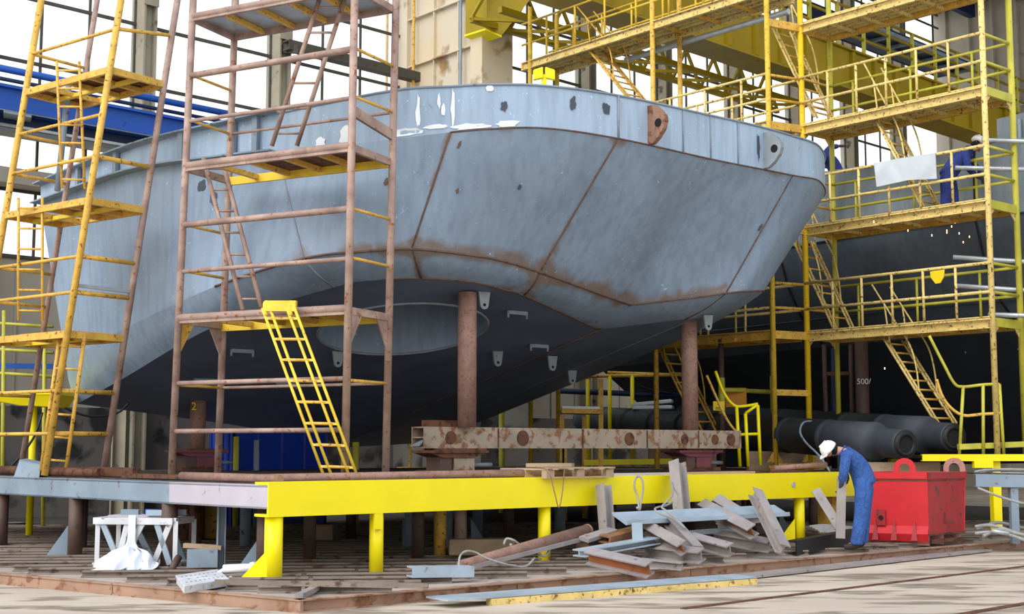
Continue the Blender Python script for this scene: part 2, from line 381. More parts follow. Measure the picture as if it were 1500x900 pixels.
    for s_ in (3, 5, 8, 11):
        seam([K[s_].lerp(C1[s_], v/6) for v in range(7)] + [C1[s_].lerp(C2[s_], .5) + (out(s_*n) - Z*.6)*.045, C2[s_]], .016 if s_ != 8 else .02, 'greylug' if s_ == 3 else 'weld')
    seam([D[8] + out(8*n)*.01, K[8] + out(8*n)*.01], .02, 'greylug')
    L3 = [S(2.6, a, zbot(3.1, a) - .015) for a in (.05, 2, 5, 8)]
    seam(L3, .014, 'greylug')
    for px in (1000, 1040, 1081):
        i = min(range(7*n, 12*n), key=lambda k: abs(750 + F*Ds[k].x/Ds[k].y - px*1.0 + 0))
        seam([Ds[i] + out(i)*.01, Ks[i] + out(i)*.01], .012, 'greysteel')
    # padeyes
    def fin(p, w, h, t, nrm, mt, hole=.05):
        # rounded lug plate standing on a wall: p = middle of the attached edge
        side = nrm.cross(Z).normalized(); ctl = [(.25, -.5), (.6, -.36), (.9, -.16), (1, .02), (.96, .16), (.75, .32), (.35, .5)]
        pts = [p - Z*h/2] + [p + nrm*(w*u_) + Z*(h*v_) for u_, v_ in ctl] + [p + Z*h/2]
        b = MB(); b.prism([q - side*t/2 for q in pts], side*t); f_ = b.build('lifting_lug', M[mt], H)
        c = p + nrm*(w*.62); b = MB(); b.tube(c - side*(t/2+.006), c + side*(t/2+.006), hole, 16); b.build('lug_hole', M['black'], f_)
    for (x, y, mt) in ((962, 181, 'lug'), (1121, 217, 'greylug')):
        i = min(range(7*n, 12*n), key=lambda k: abs(750 + F*Ds[k].x/(Ds[k].y*.995 + .1*5) - x))
        p = Ds[i].lerp(Ks[i], .55); fin(p + out(i)*.0, .36, .62, .09, out(i), mt, .07)
    def hang(p, w=.2, h=.27):
        d = (E1*.9 - FW*.2).normalized(); pts = [p + d*w/2, p - d*w/2]
        for k in range(7):
            a = math.pi + math.pi*k/6; pts.append(p - Z*(h-.07) + d*(.07*math.cos(a)) + Z*(.07*math.sin(a)))
        q = d.cross(Z); b = MB(); b.prism([v - q*.02 for v in pts], q*.04); f_ = b.build('lifting_lug', M['greylug'], H)
        c = p - Z*(h-.07); b = MB(); b.tube(c - q*.025, c + q*.025, .025, 10); b.build('lug_hole', M['black'], f_)
    for x, y, sd in ((709, 428, -1), (729, 515, -1), (809, 522, -1), (838, 543, 1), (495, 515, -1), (1037, 462, 1), (1025, 468, 1)):
        if x == 1025: continue
        hang(botp(x, y, 0, sd))
    for x, y in ((758, 456), (355, 512), (790, 505), (420, 560), (300, 555)):
        p = botp(x, y); MB().bar(p - E1*.2 - Z*.03, p + E1*.2 - Z*.03, .06, .06).tube(p + E1*.2, p + E1*.2 - Z*.12, .02, 8).tube(p - E1*.2, p - E1*.2 - Z*.12, .02, 8).build('bracket', M['greysteel'], H)
    # flaked white primer and soot spots on the bulwark (each a thin irregular patch)
    def patch(A, B, s, v, w, h, mt, seed):
        rnd = random.Random(seed); pts = []
        for k in range(14):
            a = 2*math.pi*k/14; rr = rnd.uniform(.55, 1); ss = s + w*rr*math.cos(a); vv = min(.97, max(.02, v + h*rr*math.sin(a)))
            x = ss*n; i = int(x); f_ = x - i
            p = A[i].lerp(A[i+1], f_).lerp(B[i].lerp(B[i+1], f_), vv) + out(i).lerp(out(i+1), f_)*.012
            pts.append(p)
        c = sum(pts, Vector())/14
        b = MB(); b.add(pts + [c], [(k, (k+1) % 14, 14) for k in range(14)]); b.build('paint_patch', M[mt], H)
    for a in ((4.35, .5, .05, .42, 'whitemark', 1), (4.2, .9, .25, .12, 'whitemark', 2), (5.05, .5, .06, .5, 'whitemark', 3), (4.85, .5, .06, .2, 'whitemark', 4), (5.5, .92, .6, .09, 'whitemark', 5),
              (5.95, .08, .1, .12, 'whitemark', 6), (6.3, .9, .3, .12, 'whitemark', 7), (3.6, .8, .06, .3, 'whitemark', 8), (3.4, .9, .05, .2, 'whitemark', 8), (4.7, .85, .3, .07, 'whitemark', 12), (4.75, .3, .05, .2, 'whitemark', 14),
              (6.25, .5, .09, .16, 'darkmark', 9), (7.4, .35, .06, .2, 'darkmark', 10), (7.85, .35, .06, .18, 'darkmark', 11), (8.35, .5, .03, .25, 'cable', 13), (10.0, .5, .04, .4, 'darkmark', 15)):
        patch(Ds, Ks, *a)
    for a in ((1.75, .18, .06, .06, 'darkmark', 21), (1.9, .3, .05, .07, 'darkmark', 22), (4.1, .38, .07, .05, 'weld', 23), (4.2, .45, .05, .04, 'weld', 24), (5.55, .5, .04, .03, 'weld', 25), (5.3, .12, .05, .04, 'weld', 26), (10.9, .45, .05, .04, 'darkmark', 27), (6.9, .45, .05, .03, 'darkmark', 28)):
        patch(Ks, C1s, *a)
    return H
hull()
# --- pipe columns, the cross beam and jacks carrying the hull
def tubecol(px, top, bot, Y, label, mark=None):
    p = at(px, 600, Y); p.z = 0
    o = MB().tube(p + Z*bot, p + Z*top, .143, 28).build('pipe_column', M['rustpipe'])
    tag(o, label, 'pipe column', 'pipe columns under the hull'); return p
q = tubecol(684, 4.0, 1.95, 20.75, 'rusty pipe column on the near end of the cross beam, beside the round opening')
q = tubecol(1011, 4.02, 1.95, 24.45, 'rusty pipe column on the far end of the cross beam, under the stern')
pcol = tubecol(290, 2.56, 1.62, 25.0, 'brown pipe column on the pink jack under the far side of the hull')
def xbeam():
    T = thing('cross_beam', S(.1, 0, 1.63), 'worn white and rust box beam lying across two jacks under the hull', 'steel beam')
    p, q = at(612, 641, 20.45), at(1076, 645.5, 24.95); d = (q-p).normalized(); sd = d.cross(Z)
    zc = 1.79; p.z = q.z = zc
    b = MB(); h = .32
    for s_ in (-1, 1): b.bar(p + sd*.15*s_, q + sd*.15*s_, .02, h)
    for z_ in (-.15, 0, .15): b.bar(p + Z*z_, q + Z*z_, .3, .02)
    b.build('box_section', M['rustbeam'], T)
    for k, r in ((.07, .1), (.27, .12), (.6, .11), (.79, .09), (.9, .09), (.96, .11)):
        c = p.lerp(q, k) + sd*.16; MB().tube(c, c + sd*.012, r, 20).build('round_patch', M['rust'], T)
    for k in (.2, .45, .66, .84):
        c = p.lerp(q, k) + sd*.16; MB().bar(c - Z*.15, c + Z*.15, .03, .012, sd).build('weld_strip', M['rust'], T)
    MB().bar(p.lerp(q, .02) + Z*.16, p.lerp(q, .1) + Z*.16, .2, .2).build('end_block', M['rust'], T)
    c = p - d*.06 - Z*.13; MB().prism([c - sd*.12, c + sd*.1, c + sd*.1 + d*.2 + Z*.16], d*.02).build('wedge', M['greylug'], T)
xbeam()
def jack(c, mt, label, s=1.0, top=1.63):
    T = thing('support_jack', c, label, 'jack', 'jacks under the hull'); zb_ = c.z; h = top - zb_
    MB().box(c, .95*s, .5, h*.16, E1).build('base_plate', M['rust'], T)
    MB().box(c + Z*h*.16 - E1*.22*s, .22, .34, h*.5, E1).build('block', M['brown'], T)
    MB().box(c + Z*h*.16 + E1*.12*s, .4, .36, h*.46, E1).build('block', M['rustbeam'] if mt == 'rust' else M[mt], T)
    a = c + Z*h*.64; w = .55*s
    MB().prism([a - E1*w*.55 - FW*.2, a + E1*w*.55 - FW*.2, a + E1*w + Z*h*.18 - FW*.2, a - E1*w + Z*h*.18 - FW*.2], FW*.4).build('saddle', M[mt], T)
    MB().box(c + Z*h*.82, 1.15*s, .46, h*.1, E1).build('top_plate', M[mt], T)
    MB().box(c + Z*h*.92 + E1*.1, .9*s, .4, h*.075, E1).build('packing_plate', M['rust'], T)
    MB().tube(c + Z*h*.35 + E1*.32*s, c + Z*h*.35 + E1*.8*s, .035, 10).build('screw', M['greylug'], T)
jack(Vector((*at(660, 690, 20.75).xy, 1.24)), 'rust', 'rusty jack under the near end of the cross beam')
jack(Vector((*at(1014, 688, 24.4).xy, 1.24)), 'pink', 'pink and rusty jack under the far end of the cross beam')
jack(Vector((*pcol.xy, 1.24)), 'pink', 'red oxide jack under the short brown column behind the brown scaffold', .9, 1.63)
# ================================================================== ground, slab and the hall
def struct(b, name, mat, label=None, parent=None, **k):
    o = b.build(name, mat, parent, **k)
    if parent is None: o['kind'] = 'structure'
    if label: o['label'] = label
    return o
b = MB(); b.box(V(5, 35, -.3), 110, 70, .3); struct(b, 'ground', M['ground'], 'dusty light concrete apron in front of the slab')
for k, (p, q) in enumerate((((1000, 893), (1700, 806)), ((1330, 915), (1700, 852)))):
    a, c = onz(*p, 0), onz(*q, 0)
    struct(MB().bar(a, c, .07, .02).bar(a + V(.03, .13, -.004), c + V(.03, .13, -.004), .05, .012), 'trim_%d' % (k+1), M['rust'], 'crane rail sunk in the concrete apron, %s' % ('near the slab' if k == 0 else 'nearest the bottom corner'))
# raised slab with rusty channel kerb and the rails lying across it
K0 = onz(438, 899, 0); KL = onz(-90, 848, 0); KR = onz(1640, 791, 0)
dl = (KL-K0).normalized(); dr = (KR-K0).normalized()
KL = K0 + dl*14; KR = K0 + dr*24
ins = V(0, .22, 0)
far = [KR + dl*22, KL + dr*22]
b = MB(); b.prism([K0 + ins, KR + ins, far[0], far[1], KL + ins], Z*.1); SL = struct(b, 'floor', M['slab'], 'raised slab carrying the whole assembly bed')
for p, q, nm in ((K0, KL, 'left'), (K0, KR, 'right')):
    d = (q-p).normalized(); up = Z; inn = Z.cross(d) if Z.cross(d).y > 0 else -Z.cross(d)
    b = MB()
    L_ = (q-p).length; x = 0
    while x < L_ - .3:
        e = min(L_, x + 2.9); c = p + inn*.06
        b.prof(c + d*x + Z*.065, c + d*(e-.015) + Z*.065, [(-.06, -.065), (.06, -.065), (.06, -.05), (0, -.05), (0, .05), (.06, .05), (.06, .065), (-.06, .065), (-.06, .05), (-.045, .05), (-.045, -.05), (-.06, -.05)]); x = e
    struct(b, 'kerb_channel', M['kerb'], parent=SL)
rd = Vector((math.cos(math.radians(5)), math.sin(math.radians(5)), 0))
rnd = random.Random(3)
def isect(y0, P, d):   # rail line (0,y0)+rd*s with P+d*u
    A_ = Matrix(((rd.x, -d.x), (rd.y, -d.y))).inverted(); r = A_ @ Vector((P.x, P.y - y0)); return r[0]
for k in range(27):
    y0 = 14.35 + .50*k + rnd.uniform(-.06, .06)
    s0 = isect(y0, K0 + ins, dl) + rnd.uniform(.1, .5); s1 = isect(y0, K0 + ins, dr) - rnd.uniform(.1, .9)
    if s1 - s0 < .6: continue
    s0 = max(s0, -11); s1 = min(s1, 13)
    a = V(0, y0, .1) + rd*s0; c = V(0, y0, .1) + rd*s1
    m_ = a.lerp(c, rnd.uniform(.35, .65))
    bb = MB()
    for u, w in ((a, m_ - rd*.05), (m_, c)):
        sh = V(0, rnd.uniform(-.05, .05), 0)
        bb.prof(u + Z*.04 + sh, w + Z*.04 + sh, [(-.09, -.04), (.09, -.04), (.09, -.025), (.02, -.015), (.02, .012), (.05, .02), (.05, .04), (-.05, .04), (-.05, .02), (-.02, .012), (-.02, -.015), (-.09, -.025)])
    struct(bb, 'floor_rail', M['rail'], parent=SL)
# ---- back wall of the hall
W0 = V(-9.2, 33, 0); WD = V(.713, .701, 0).normalized(); WN = V(WD.y, -WD.x, 0)   # WN points into the yard
def W(s, z, n=0): return W0 + WD*s + Z*z + WN*n
b = MB(); b.prism([W(-14, 0), W(40, 0), W(40, 2.6), W(-14, 2.6)], -WN*.4); struct(b, 'wall_plinth', M['concrete'], 'grimy concrete plinth of the back wall')
b = MB(); b.prism([W(-14, 2.6), W(40, 2.6), W(40, 6), W(-14, 6)], -WN*.25)
s = -14
while s < 40:
    b.prism([W(s, 2.62), W(s+.06, 2.62), W(s+.06, 5.98), W(s, 5.98)], WN*.05); s += 1.1
struct(b, 'wall_back', M['panel'], 'cream ribbed wall panels below the windows')
b = MB()
s = 26
b.prism([W(25, 6), W(40, 6), W(40, 11.5), W(25, 11.5)], -WN*.25); struct(b, 'wall_back_upper', M['beam'], 'dark wall behind the second hull')
b = MB(); b.prism([W(-14, 7.55), W(24.8, 7.55), W(24.8, 7.9), W(-14, 7.9)], WN*.7); struct(b, 'ledge_beam', M['panel'], 'pale ledge along the window wall')
b = MB(); b.chan(W(-14, 8.9, .35), W(24.6, 8.9, .35), .5, .36, .05); struct(b, 'runway_beam', M['beam'], 'grey crane runway beam under the blue girder')
cols = [-8, -4, 0, 4, 9.65, 16.2, 20.2, 24.4, 28.4, 32.4, 36.4]
for s in cols:
    w = .36 if s != 9.65 else .34
    b = MB(); b.ibeam(W(s, 0, .25), W(s, 22, .25), .4, w, .05, WD)
    b.prism([W(s-.16, 0, .2), W(s+.16, 0, .2), W(s+.16, 22, .2), W(s-.16, 22, .2)], -WN*.4)
    for z_ in (9, 12.5, 16): b.prism([W(s-.2, z_, .45), W(s+.2, z_, .45), W(s+.2, z_+.5, .45), W(s-.2, z_+.5, .45)], WN*.03)
    struct(b, 'wall_column', M['col'], 'stained concrete column of the window wall')
n_ = 1
edges = sorted(cols)
edges = [-12] + edges
for s0, s1 in zip(edges[:-1], edges[1:]):
    z0, z1 = (6, 22) if s0 < 24 else (11.5, 22)
    b = MB(); b.prism([W(s0+.2, z0), W(s1-.2, z0), W(s1-.2, z1), W(s0+.2, z1)], -WN*.01)
    G_ = struct(b, 'window_%d' % n_, M['glass'], 'tall dusty window bay'); n_ += 1
    b = MB(); k = max(2, round((s1-s0)/1.35))
    for i in range(k+1):
        x = s0+.2 + (s1-s0-.4)*i/k; b.bar(W(x, z0, .04), W(x, z1, .04), .05, .06, WN)
    z_ = z0
    while z_ < z1:
        b.bar(W(s0+.2, z_, .05), W(s1-.2, z_, .05), .07, .075, Z); z_ += 1.52
    struct(b, 'window_bars', M['mullion'], parent=G_)
b = MB(); b.chan(W(3.8, 12.25, .75), W(13, 12.25, .75), .3, .26, .03)
for s in (4, 9.65): b.bar(W(s, 12.3, .2), W(s, 12.1, 1.1), .14, .22)
struct(b, 'bracket_beam', M['mullion'], 'dark steel beam on brackets across the upper left windows')
b = MB(); a_ = S(3, 3.5, .1); b.prism([S(-4.5, 6.5, .1), S(4.2, 1.2, .1), S(18, -6.5, .1), S(18, 14, .1), S(-4.5, 14, .1)], Z*.012); struct(b, 'floor_shade_patch', M['grimeshade'], parent=SL)  # darkens the far slab: shade painted in together with grime
# ---- beige pier
C0 = at(712, 60, 36); C0.z = 0
b = MB(); b.prism([C0, C0 + FW*3.9, C0 + FW*3.9 + E1*.95, C0 + E1*.95], Z*19); PR = struct(b, 'wall_pier', M['pier'], 'big beige pier behind the stern')
for nm, x0, x1 in (('pier_flange', 0, .5), ('pier_flange', 3.4, 3.9)):
    b = MB(); p = C0 - E1*.14; b.prism([p + FW*x0, p + FW*x1, p + FW*x1 + E1*.14, p + FW*x0 + E1*.14], Z*19); struct(b, nm, M['pier'], parent=PR)
b = MB()
for x in (1.1, 2.2): b.bar(C0 + FW*x - E1*.05, C0 + FW*x - E1*.05 + Z*19, .04, .1, E1)
for z_ in (11.2, 12.6, 14.0, 15.4): b.bar(C0 + FW*.5 - E1*.06 + Z*z_, C0 + FW*3.4 - E1*.06 + Z*z_, .12, .04, Z)
struct(b, 'pier_rib', M['pier'], parent=PR)
for x, mt, r in ((.85, 'greysteel', .04), (3.0, 'yold', .045), (4.3, 'yold', .04)):
    b = MB(); b.tube(C0 + FW*x - E1*.2, C0 + FW*x - E1*.2 + Z*19, r, 8); struct(b, 'pier_pipe', M[mt], parent=PR)
b = MB(); p = C0 - E1*.2 - FW*.06; b.prism([p, p + FW*4.0, p + FW*4.0 + E1*1.2, p + E1*1.2], Z*4.4); struct(b, 'pier_base', M['concrete'], parent=PR)
# ---- right end wall and roof
R0 = W(40, 0)
b = MB(); b.prism([R0, R0 - FW*30, R0 - FW*30 + Z*24, R0 + Z*24], E1*.3)
for k in range(24):
    p = R0 - FW*(.6 + 1.15*k); b.prism([p, p - FW*.14, p - FW*.14 + Z*24, p + Z*24], -E1*.16)
for z_ in (12, 16.5): b.bar(R0 + Z*z_ - E1*.1, R0 - FW*16 + Z*z_ - E1*.1, .2, .18)
struct(b, 'wall_right', M['panel'], 'pale corrugated end wall high on the right')
b = MB(); p = W(6, 21.5); b.prism([p, W(41, 21.5), W(41, 21.5) - FW*24, p - FW*24], Z*.4)  # roof slab reaching out of view, added to shade scaffold and stern
for k in range(7):
    b.bar(W(6, 21.2) - FW*(2 + 3*k), W(41, 21.2) - FW*(2 + 3*k), .3, .6)
struct(b, 'ceiling', M['navy'], 'dark roof over the right half of the hall, mostly unseen and added for shade')
# ---- cranes
def girder(name, p, q, w, h, mt, label, cat, ribs=0, rail=None):
    T = thing(name, Vector((p.x, p.y, p.z - h)), label, cat)
    d = (q-p).normalized(); n = d.cross(Z)
    b = MB(); b.bar(p - Z*h/2, q - Z*h/2, w, h); b.bar(p, q, w+.25, .06).bar(p - Z*h, q - Z*h, w+.25, .06); b.build('box_girder', M[mt], T)
    L_ = (q-p).length
    for k in range(ribs):
        c = p + d*(L_*(k+.5)/ribs) + n*(w/2 + .05); MB().bar(c - Z*.05, c - Z*(h-.05), .16, .12, n).build('web_stiffener', M[mt], T)
    if rail:
        b = MB(); c = p + n*(w/2+.1)
        for z_ in rail: b.tube(c + Z*z_, c + Z*z_ + d*L_, .045, 8)
        b.build('handrail', M[mt], T); k = 0
        while k*1.5 < L_:
            MB().bar(c + d*(1.5*k), c + d*(1.5*k) + Z*rail[-1], .09, .09, d).build('rail_post', M['ylime' if mt == 'ycrane' else mt], T); k += 1
    return T
p = at(1093, 28, 38); q = p + WD*17; p = p - WD*11
girder('bridge_crane', p, q, .8, 1.25, 'ycrane', 'dark yellow bridge crane girder high behind the right scaffold', 'crane', 22, (.45, .9, 1.3))
p = at(0, 132, 28.3); q = p + WD*9.2; p = p - WD*4
T = girder('bridge_crane', p, q, .7, .48, 'blue', 'bright blue crane girder in front of the left windows', 'crane', 0, None)
n = WN
b = MB(); b.tube(p + n*.4 + Z*.36, q + n*.4 + Z*.36, .075, 10); b.build('top_pipe', M['blue'], T)
b = MB(); b.tube(p + n*.4 + Z*.14, q + n*.4 + Z*.14, .045, 8); b.build('lower_pipe', M['navy'], T)
for k in range(3):
    c = p + WD*(4 + 3.4*k) - Z*.6; MB().prism([c + WD*.1, c + WD*.7, c + WD*.3 + n*.9 - Z*.1, c - WD*.3 + n*.9 - Z*.1], Z*.05).build('bracket_plate', M['greysteel'], T)
b = MB(); b.bar(p - Z*.62 - n*.1, q - Z*.62 - n*.1, .3, .2); b.build('lower_box', M['navy'], T)
b = MB(); b.bar(p - Z*.5 + n*.42, q - Z*.5 + n*.42, .06, .05).bar(p - Z*.75 + n*.1, q - Z*.75 + n*.1, .06, .05); b.build('edge_strip', M['galv'], T)
# yellow bracket on the pier and flood lamp pair
p0 = [at(x, y, 35.6) for x, y in ((713, -60), (713, 42), (735, 52), (776, 0), (776, -60))]
T = thing('crane_bracket', p0[1], 'bright yellow box bracket projecting from the beige pier', 'bracket')
b = MB(); b.prism(p0, FW*.9); b.build('box_arm', M['ycrane'], T)
b = MB(); b.prism([p0[1] - E1*.05, p0[2] - E1*.0, p0[2] - E1*.0 + Z*.03 + FW*.9, p0[1] - E1*.05 + Z*.03 + FW*.9], -Z*.05); b.build('bottom_plate', M['ysafe'], T)
c = at(797, 127, 24.5)
T = thing('flood_lamp', c, 'pair of small yellow lamp boxes on a post behind the bulwark', 'lamp')
MB().bar(c - Z*.3, c + Z*.22, .1, .1).build('post', M['ysafe'], T)
for s_ in (-1, 1):
    k = c + Z*.12 + V(.11*s_, 0, 0); MB().prism([k + V(-.09, -.1, .02*s_), k + V(.09, -.1, -.02*s_), k + V(.09, -.1, .2-.03*s_), k + V(-.09, -.1, .2+.03*s_)], V(0, .2, .03)).build('lamp_box', M['ysafe'], T, bevel=.02)
# yellow truss walkway in front of the crane
p = at(690, 28, 35); q = p + WD*14
T = thing('truss_walkway', p, 'light yellow truss walkway high behind the stern', 'walkway')
b = MB(); b.bar(p, q, .14, .16).bar(p + WN*1.1, q + WN*1.1, .14, .16).bar(p + Z*1.1, q + Z*1.1, .1, .1); b.build('chord', M['ycrane'], T)
for k in range(10):
    a = p + WD*1.4*k; c = a + WD*1.4
    MB().bar(a, a.lerp(c, .5) + Z*1.1, .08, .08).bar(a.lerp(c, .5) + Z*1.1, c, .08, .08).bar(a, c + WN*1.1, .08, .08).build('brace', M['ycrane'], T)
# blue gantry under the right roof
p = at(1246, 24, 43); q = p + WD*8.8
T = thing('blue_gantry', p, 'dark blue gantry with pale ladder-like underside at upper right', 'gantry')
b = MB(); b.prism([p, q, q - WN*1.6, p - WN*1.6], Z*.12); b.prism([p - WN*1.55, q - WN*1.55, q - WN*1.55 + Z*.9, p - WN*1.55 + Z*.9], -WN*.1); b.build('deck_plate', M['navy'], T)
for w in (0, .95):
    MB().bar(p - WN*w - Z*.05, q - WN*w - Z*.05, .12, .14).build('stringer', M['greysteel'], T)
for k in range(8):
    a = p + WD*(.4 + 1.15*k) - Z*.06; MB().bar(a, a - WN*.95, .12, .1).build('cross_rung', M['greysteel'], T)
b = MB()
for z_ in (.5, 1.0): b.tube(p - WN*1.6 + Z*(z_+1.4), q - WN*1.6 + Z*(z_+1.4), .04, 6)
for k in range(5): b.tube(p - WN*1.6 + WD*2.1*k, p - WN*1.6 + WD*2.1*k + Z*2.4, .04, 6)
b.build('handrail', M['mullion'], T)
# ================================================================== assembly bed with the yellow beam
A0 = V(-2.74, 15.5, 0); EL = V(-.688, .726, 0).normalized(); ER = E1
def bedpt(px, inset=0):      # point on the right-hand front line seen at picture column px
    dx = (px-750)/F; s = (dx*A0.y*.994 - A0.x)/(ER.x - dx*ER.y*.994); return A0 + ER*s + FW*inset
def bedl(px, inset=0):
    dx = (px-750)/F; s = (dx*A0.y*.994 - A0.x)/(EL.x - dx*EL.y*.994); return A0 + EL*s + ER*inset
ZT = 1.24
BED = thing('assembly_bed', A0, 'long welded steel bed on pipe legs with a bright yellow front beam', 'work platform')
b = MB(); p, q = A0, A0 + ER*11.4; b.prism([p + Z*.85, q + Z*.85, q + Z*ZT, p + Z*ZT], FW*.03); b.prism([p + FW*.03 + Z*(ZT-.03), q + FW*.03 + Z*(ZT-.03), q + FW*.3 + Z*(ZT-.03), p + FW*.3 + Z*(ZT-.03)], Z*.03)
b.prism([p + FW*.03 + Z*.85, q + FW*.03 + Z*.85, q + FW*.3 + Z*.85, p + FW*.3 + Z*.85], Z*.03); b.build('front_beam', M['ysafe'], BED)
c = bedpt(1161) + Z*1.06; MB().tube(c - FW*.004, c - FW*.02, .045, 14).build('beam_hole', M['lilac'], BED)
p, q = A0 + EL*.02, A0 + EL*12
m1 = A0 + EL*2.2
for a_, c_, mt in ((p, m1, 'lilac'), (m1, q, 'greysteel')):
    b = MB(); b.prism([a_ + Z*.94, c_ + Z*.94, c_ + Z*1.2, a_ + Z*1.2], ER*.03).prism([a_ + Z*1.18, c_ + Z*1.18, c_ + ER*.25 + Z*1.18, a_ + ER*.25 + Z*1.18], Z*.025).prism([a_ + Z*.94, c_ + Z*.94, c_ + ER*.2 + Z*.94, a_ + ER*.2 + Z*.94], Z*.02)
    b.build('side_beam', M[mt], BED)
# deck
b = MB(); i1, i2 = .3, .3
D0 = A0 + ER*.25 + EL*.25
b.prism([D0 + Z*1.12, D0 + ER*11.1 + Z*1.12, D0 + ER*11.1 + EL*10.5 + Z*1.12, D0 + EL*11.5 + Z*1.12], Z*.1); b.build('deck', M['deck'], BED)
for k in range(5):
    a = A0 + ER*(1.2 + 2.2*k) + FW*.4; MB().ibeam(a + Z*1.0, a + FW*9 + Z*1.0, .2, .24, .02).build('cross_joist', M['deck'], BED)
def leg(c, r, mt, z1=.86, z0=.1, label=None):
    return MB().tube(c + Z*z0, c + Z*z1, r, 18).build('leg', M[mt], BED)
for px, r in ((411, .105), (561, .085), (806, .085), (1178, .085)): leg(bedpt(px, .12) , r, 'ysafe')
c = bedpt(1237, .3); MB().box(c + Z*.1, .3, .3, .76, ER).build('leg', M['yold'], BED)
for px, h in ((556, .3),):
    c = bedpt(px, .02) + Z*.86; MB().bar(c, c - Z*.2, .12, .03, FW).build('leg_gusset', M['ysafe'], BED)
def gus(c, d, l, h, mt):
    MB().prism([c + Z*.1, c + d*l + Z*.1, c + Z*(.1+h)], d.cross(Z)*.025).build('leg_gusset', M[mt], BED)
gus(bedpt(403, .06), V(-1, .05, 0).normalized(), .40, .42, 'ysafe'); gus(bedpt(1170, .1), V(-1, -.1, 0).normalized(), .33, .42, 'ysafe')
for px in (-4, 104, 240, 345): leg(bedl(px, .42 if px == 345 else .1), .105 if px > 300 else .1, 'brown', 1.18 if px == 240 else .95)
for px in (104, 346): gus(bedl(px-8, .1 if px < 200 else .42), V(-1, -.1, 0).normalized(), .34, .5, 'greysteel')
for px, Y, mt in ((122, 20.6, 'brown'), (288, 19.5, 'rust'), (455, 18.3, 'brown'), (613, 18.7, 'brown'), (645, 18.9, 'yold'), (675, 19.0, 'tower'), (602, 20.5, 'greysteel'), (745, 21, 'brown'), (655, 20.6, 'greysteel'), (820, 21.5, 'greysteel'), (361, 21, 'greysteel'), (515, 22.5, 'brown'), (700, 23, 'greysteel'), (1010, 23.5, 'brown'), (895, 22.5, 'brown'), (1100, 24, 'rust')):
    c = at(px, 700, Y); c.z = 0; leg(c, .085, mt, 1.12)
for px, Y in ((638, 20.5), (590, 20.6), (690, 20.6), (1140, 23)):
    c = at(px, 700, Y); c.z = 0; gus(c, V(1, 0, 0), .3, .5, 'greysteel')
# rear bed carrying the right scaffold and hoses
b = MB()
r0 = A0 + ER*11.6 + FW*3.5
RB = thing('rear_bed', V(6.5, 28, 0), 'dark low steel bed behind the cross beam carrying hoses and scaffold feet', 'work platform')
P_ = [S(3.9, -.4, 1.0), S(8.6, -.4, 1.0), S(8.6, 10.5, 1.0), S(3.9, 10.5, 1.0)]
b.prism(P_, Z*.2); b.build('deck', M['deck'], RB)
for t in (4.0, 6, 8.4):
    for a in (0, 4, 8, 10.2): MB().tube(S(t, a, .1), S(t, a, 1.0), .09, 12).build('leg', M['brown'], RB)
for t0, a0, t1, a1 in ((3.9, -.45, 8.6, -.45), (3.85, -.4, 3.85, 10.5), (8.65, -.4, 8.65, 10.5)):
    MB().chan(S(t0, a0, 1.1), S(t1, a1, 1.1), .08, .2, .015).build('edge_channel', M['yold'], RB)
# yellow edged table at right
def table():
    p = at(1350, 672, 24.2); z = 1.52; p.z = z
    T = thing('work_table', Vector((p.x, p.y, 0)), 'yellow edged steel platform at far right with a guard rail', 'work platform')
    d = V(.99, .12, 0).normalized(); n = V(-.12, .99, 0)
    b = MB(); b.prism([p - Z*.06, p + d*4 - Z*.06, p + d*4 + n*2.2 - Z*.06, p + n*2.2 - Z*.06], Z*.05); b.build('deck', M['deck'], T)
    b = MB(); b.chan(p - Z*.05, p + d*4 - Z*.05, .08, .12, .02); b.build('edge_beam', M['ysafe'], T)
    b = MB(); b.bar(p + d*.95 - Z*.17, p + d*1.3 - Z*.17, .1, .12); b.build('bracket', M['ysafe'], T)
    for x, y in ((1.42, .15), (3.7, .15), (.3, 2), (3.7, 2)):
        c = p + d*x + n*y; MB().bar(Vector((c.x, c.y, .1)), Vector((c.x, c.y, z-.08)), .15, .15, d).build('leg', M['ysafe' if y < 1 else 'ylime'], T)
    # guard rail
    a = [at(x, y, 24.6) for x, y in ((1405, 656), (1440, 654), (1470, 652))]
    tp = [at(x, y, 24.6) for x, y in ((1411, 567), (1440, 564), (1464, 563))]
    for u, w in zip(a, tp): u.z = z; MB().tube(u, w, .03, 8).build('rail_post', M['ylime'], T)
    b = MB(); b.path(smooth_pts([at(x, y, 24.6) for x, y in ((1361, 492), (1383, 535), (1398, 562), (1411, 567), (1440, 564), (1464, 563))], 5), .028, 8); b.build('top_rail', M['ylime'], T)
    b = MB(); b.path(smooth_pts([at(x, y, 24.6) for x, y in ((1372, 556), (1380, 580), (1393, 598), (1412, 609), (1440, 607), (1466, 606))], 5), .028, 8); b.build('mid_rail', M['yold'], T)
    b = MB(); b.bar(at(1404, 655, 24.6), at(1600, 647, 25), .1, .1); b.build('toe_beam', M['ylime'], T)
table()
